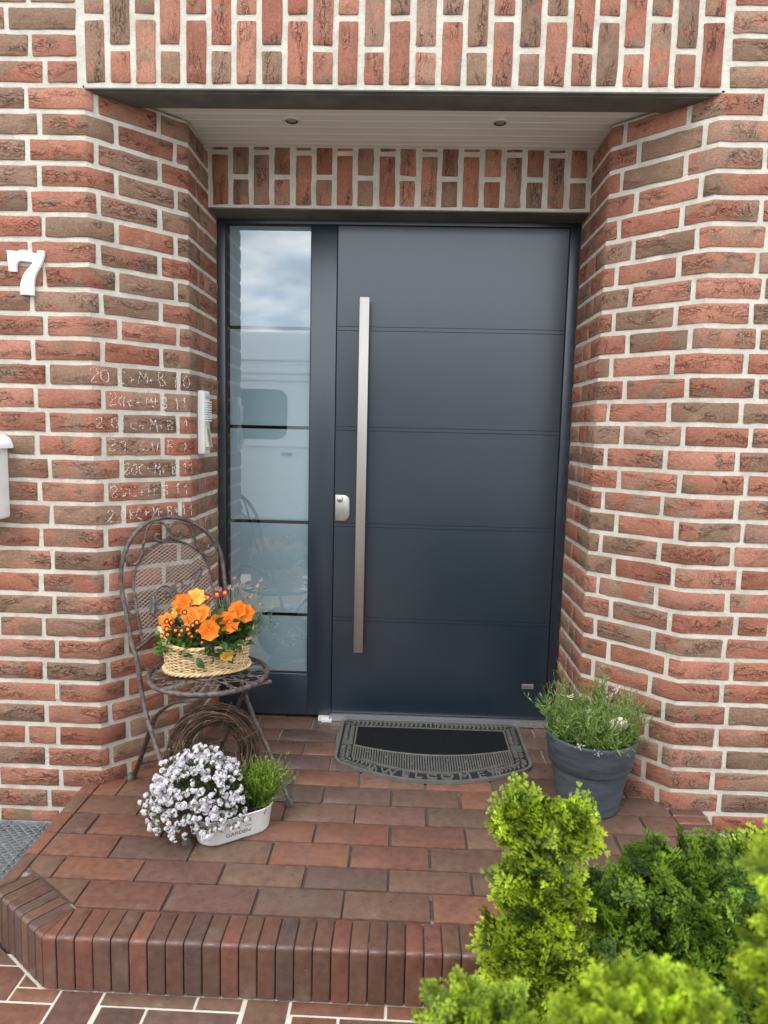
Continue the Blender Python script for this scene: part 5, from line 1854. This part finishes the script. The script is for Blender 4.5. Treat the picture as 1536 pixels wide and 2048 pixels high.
for a in (2.75, 2.95, 3.3, 1.2, .35):
    pts = []
    for i in range(15):
        q = 2 * math.pi * i / 14
        aa = a + .05 * math.sin(q)
        R0 = .1195 + .0445 * math.cos(q)
        pts.append(WC + WH * (R0 * math.cos(aa)) + WV * (R0 * math.sin(aa)) + WN * .0445 * math.sin(q))
    m.tube(pts, .0009, 5, col=(1.9, 1.75, 1.5))
m.build('binding', M['twig'], wr)

# ------------------------------------------------------------------ enamel tub with candytuft and heather
TC = Vector((.500, -.240, 0)); TA = math.atan2(.57, .82)
tt_ = Vector((math.cos(TA), math.sin(TA), 0)); tn_ = Vector((math.sin(TA), -math.cos(TA), 0))
tub = thing('enamel_tub', tuple(TC), 'oval white enamel tub lettered FLOWERS & GARDEN standing on the landing', 'planter', world=False, rz=TA)
def stad(hl, r, n=12):
    out = []
    s = hl - r
    for i in range(n + 1):
        a = R(-90 + 180 * i / n); out.append((s + r * math.cos(a), r * math.sin(a)))
    for i in range(n + 1):
        a = R(90 + 180 * i / n); out.append((-s + r * math.cos(a), r * math.sin(a)))
    return out
rings = [(-.012, .0004), (-.003, .0008), (-.0005, .0030), (.0005, .008), (.0100, .078), (.0110, .0805), (.0085, .0800), (.0070, .074), (.004, .050)]
V, F = [], []
for dr, z in rings: V += [(x, y, z) for x, y in stad(.112 + dr, .054 + dr)]
n = len(stad(.1, .05))
for i in range(len(rings) - 1):
    for k in range(n): F.append((i * n + k, i * n + (k + 1) % n, (i + 1) * n + (k + 1) % n, (i + 1) * n + k))
F.append(tuple(range(n - 1, -1, -1)))
MB().add(V, F).build('body', M['tub'], tub, True, 50)
MB().tube([(x, y, .0802) for x, y in stad(.1232, .0652)], .0024, 8, closed=True).build('rolled_rim', M['tub'], tub)
MB().add([(x, y, .066) for x, y in stad(.117, .059)], [tuple(range(n))]).build('compost', M['soil'], tub)
lean = math.atan2(.0095, .070)
def tub_text(txt, z, size, sx=1.0):
    me = text_mesh(txt, size, .00025, 'lettering', M['ink'], 'CENTER', sx)
    o = link(bpy.data.objects.new('lettering', me), tub)
    y = -.054 - .0006 - .0098 * (z - .008) / .070
    o.matrix_basis = Matrix.Translation((-.006, y, z)) @ Matrix.Rotation(R(90) + lean, 4, 'X')
tub_text('GARDEN', .0250, .0172, 1.12)
tub_text('FLOWERS', .0600, .0160, 1.12)
tub_text('&', .0425, .0130)
for x in (-.034, .014):
    MB().box(x, x + .020, -.0600, -.0585, .0415, .0424).build('rule', M['ink'], tub, False)

cand = thing('candytuft_plant', (.42, -.27, .07), 'white candytuft mound spilling from the left of the enamel tub', 'candytuft')
CC = np.array((.412, -.262, .118)); CRd = np.array((.136, .102, .115))
CX = np.array((tt_.x, tt_.y, 0)) * .75 + np.array((.25, -.1, 0)); CX = CX / np.linalg.norm(CX); CY = np.array((-CX[1], CX[0], 0)); CZ = np.array((0, 0, 1.0))
def mound(d, k): return CC + (CX * (d[:, :1] * CRd[0]) + CY * (d[:, 1:2] * CRd[1]) + CZ * (d[:, 2:3] * CRd[2])) * k
clus = []
for vnt in range(6):
    m = MB()
    heads = [Vector((random.uniform(-.008, .008), random.uniform(-.008, .008), random.uniform(-.004, .004))) for _ in range(random.choice((2, 3, 3)))]
    nfl = 27
    for q in range(nfl):
        hc = heads[q % len(heads)]
        ph = math.acos(1 - 1.25 * (q + .5) / nfl); th = q * 2.39996 * 1.7
        d = Vector((math.sin(ph) * math.cos(th), math.sin(ph) * math.sin(th), math.cos(ph)))
        c = hc + d * .0072 * random.uniform(.8, 1.2)
        u = d.orthogonal().normalized(); w = d.cross(u)
        ro = random.uniform(0, 1.5)
        for pq in range(4):
            a = ro + pq * math.pi / 2; L = .0050 * random.uniform(.8, 1.3)
            e = u * math.cos(a) + w * math.sin(a); f = d.cross(e)
            g_ = random.uniform(.92, 1.04)
            col = (.88 * g_, .85 * g_, .88 * g_)
            ci = (.76, .70, .81)
            m.v += [tuple(c), tuple(c + e * L * .6 + f * L * .42 + d * .0012), tuple(c + e * L + d * .0006), tuple(c + e * L * .6 - f * L * .42 + d * .0012)]
            b = len(m.v) - 4
            m.f.append((b, b + 3, b + 2, b + 1)); m.c += [ci, col, col, col]
    m.tube([(0, 0, -.012), (0, 0, .006)], .0045, 6, col=(.13, .20, .06))
    clus.append(m.mesh('flower_cluster', M['petal'], False))
pts_ = []
tries = 0
while len(pts_) < 290 and tries < 14000:
    tries += 1
    d = unit(rng.normal(size=3)[None])[0]
    if d[2] < -.55 or (d[1] > .75) or d[0] > .80: continue
    p = mound(d[None], rng.uniform(.86, 1.12) if rng.random() > .16 or d[0] > .3 else rng.uniform(1.12, 1.30))[0]
    if p[2] < .022: continue
    al, ac = (Vector((p[0], p[1], 0)) - TC).dot(tt_), (Vector((p[0], p[1], 0)) - TC).dot(tn_)
    if p[2] < .088 and ac < .074 and abs(al) < .125:       # those that would sit inside the tub hang over its front instead
        if al > .028 or p[2] < .034 or d[1] > .1: continue
        sh = .074 + random.uniform(0, .012) - ac
        p = p + np.array((tn_.x, tn_.y, 0)) * sh
    if all(np.linalg.norm(p - q[0]) > .0142 for q in pts_): pts_.append((p, d))
for k, (p, d) in enumerate(pts_):
    o = bpy.data.objects.new('flower_cluster', random.choice(clus))
    link(o, cand)
    nrm = CX * d[0] / CRd[0] + CY * d[1] / CRd[1] + CZ * (d[2] / CRd[2] + 2.2)
    o.matrix_basis = face_to(Vector(p), nrm, random.uniform(0, 6), random.uniform(.72, 1.06))
sp = Soup()
n = 3200
d = unit(rng.normal(size=(n, 3))); d = d[d[:, 2] > -.6]; n = len(d)
P_ = mound(d, (rng.uniform(.15, .98, n) ** .5)[:, None]); ok = P_[:, 2] > .012
P_, d = P_[ok], d[ok]; n = len(d)
sp.scatter(bv * np.array((1.5, 1, 1)), bf, bc, P_, unit(d + np.array((0, 0, .5)) + rng.normal(size=(n, 3)) * .5), rdir(n), rng.uniform(.013, .024, n), np.array((.050, .090, .026))[None] * rng.uniform(.6, 1.4, (n, 1)))
sp.build('foliage', M['leaf'], cand)
hea = thing('heather_plant', (.565, -.195, .07), 'fresh green feathery heather in the right end of the enamel tub', 'heather')
sp = Soup(); stems = MB()
for k in range(150):
    p0 = np.array((.560 + rng.normal(0, .018), -.198 + rng.normal(0, .016), .062))
    a = rng.uniform(0, 2 * math.pi); sp_ = abs(rng.normal(0, .42))
    d = unit(np.array((math.cos(a) * sp_ + .20, math.sin(a) * sp_ * .8 - .05, 1.0)))
    L = rng.uniform(.08, .165) * (1 - .25 * min(1, sp_)); nl = 46
    bend = np.array((math.cos(a), math.sin(a), .3)) * .015
    tt = np.linspace(.15, 1, nl)
    stems.tube([tuple(p0 + d * L * q + bend * q * q) for q in (0, .5, 1)], [.0012, .0009, .0005], 4, col=(.10, .13, .03))
    t2 = (tt ** 1.6)[:, None]
    col = np.array((.085, .190, .020)) * (1 - t2) + np.array((.300, .460, .040)) * t2
    sp.scatter(bv * np.array((1.6, 1, 1)), bf, bc, p0 + d * L * tt[:, None] + bend * (tt ** 2)[:, None], unit(d[None] * .9 + rdir(nl) * .6), rdir(nl), rng.uniform(.007, .012, nl), col * rng.uniform(.75, 1.25, (nl, 1)))
stems.build('stems', M['leaf'], hea)
sp.build('foliage', M['leaf'], hea)

# ------------------------------------------------------------------ the van parked behind the camera (seen mirrored in the side window)
VY = -4.40
van = thing('parked_van', (-.2, VY - .95, ZG), 'white panel van mirrored in the side window of the door', 'van')
def yz(mb, poly, x0, x1):
    n = len(poly)
    return mb.add([(x0, y, z) for y, z in poly] + [(x1, y, z) for y, z in poly], [tuple(range(n))[::-1], tuple(range(n, 2 * n))] + [(i, (i + 1) % n, n + (i + 1) % n, n + i) for i in range(n)])
sec = [(VY, .20), (VY + .012, .80), (VY, 1.12), (VY - .05, 1.86), (VY - .10, 2.16), (VY - .22, 2.31), (VY - .55, 2.36), (VY - 1.35, 2.36), (VY - 1.68, 2.31), (VY - 1.80, 2.16), (VY - 1.85, 1.86), (VY - 1.90, 1.12), (VY - 1.912, .80), (VY - 1.90, .20)]
m = MB(); yz(m, sec[::-1], -3.3, 2.0); m.build('body', M['vanpaint'], van, True, 40)
m = MB()
nose = [(2.0, .20), (2.0, 2.34), (2.35, 2.20), (2.95, 1.22), (3.35, 1.05), (3.42, .55), (3.40, .20)]
t = MB().prism(nose, 0, 1.84, .05)
m.add([(v[0], VY - .03 - v[2], v[1]) for v in t.v], t.f); m.build('cab', M['vanpaint'], van, True, 40)
def on_side(z): return float(np.interp(z, [s[1] for s in sec[:5]], [s[0] for s in sec[:5]]))
def side_panel(name, pts, mat, proud, th=.01):
    m = MB()
    n = len(pts)
    m.add([(x, on_side(z) + proud, z) for x, z in pts] + [(x, on_side(z) + proud - th, z) for x, z in pts], [tuple(range(n)), tuple(range(n, 2 * n))[::-1]] + [(i, n + i, n + (i + 1) % n, (i + 1) % n) for i in range(n)])
    return m.build(name, mat, van, False)
side_panel('window', rrect(-1.60, -.36, 1.10, 1.66, .12, 6), M['vanglass'], .006)
side_panel('window', rrect(-.10, 1.10, 1.10, 1.66, .12, 6), M['vanglass'], .006)
for z in (1.76, 1.84, 1.985, 1.02):
    side_panel('body_rail', rect(-3.28, 1.98, z, z + .028), M['vanpaint'], .018, .03)
side_panel('door_seam', rect(-.24, -.232, .30, 1.95), M['rubbergasket'], .003, .006)
side_panel('door_seam', rect(1.30, 1.308, .30, 1.95), M['rubbergasket'], .003, .006)
side_panel('side_window', [(2.05, 1.20), (2.78, 1.20), (2.30, 1.98), (2.05, 2.02)], M['vanglass'], .006)
side_panel('door_handle', rect(-.42, -.30, .92, .955), M['rubbergasket'], .02, .03)
for x in (-2.35, 2.45):
    for y in (VY - .22, VY - 1.70):
        prof = [(.0, -.09), (.19, -.09), (.20, -.11), (.315, -.11), (.335, -.08), (.335, .08), (.315, .11), (.20, .11), (0, .09)]
        t = MB().lathe(prof, 28)
        w_ = MB().add([(x + v[0], y + v[2], ZG + .32 + v[1]) for v in t.v], t.f).build('wheel', M['tyre'], van)
        t = MB().lathe([(0, .10), (.09, .095), (.18, .088), (.19, .07)], 20)
        MB().add([(x + v[0], y + (v[2] if y > VY - 1 else -v[2]), ZG + .32 + v[1]) for v in t.v], t.f).build('hub_cap', M['alu'], w_)
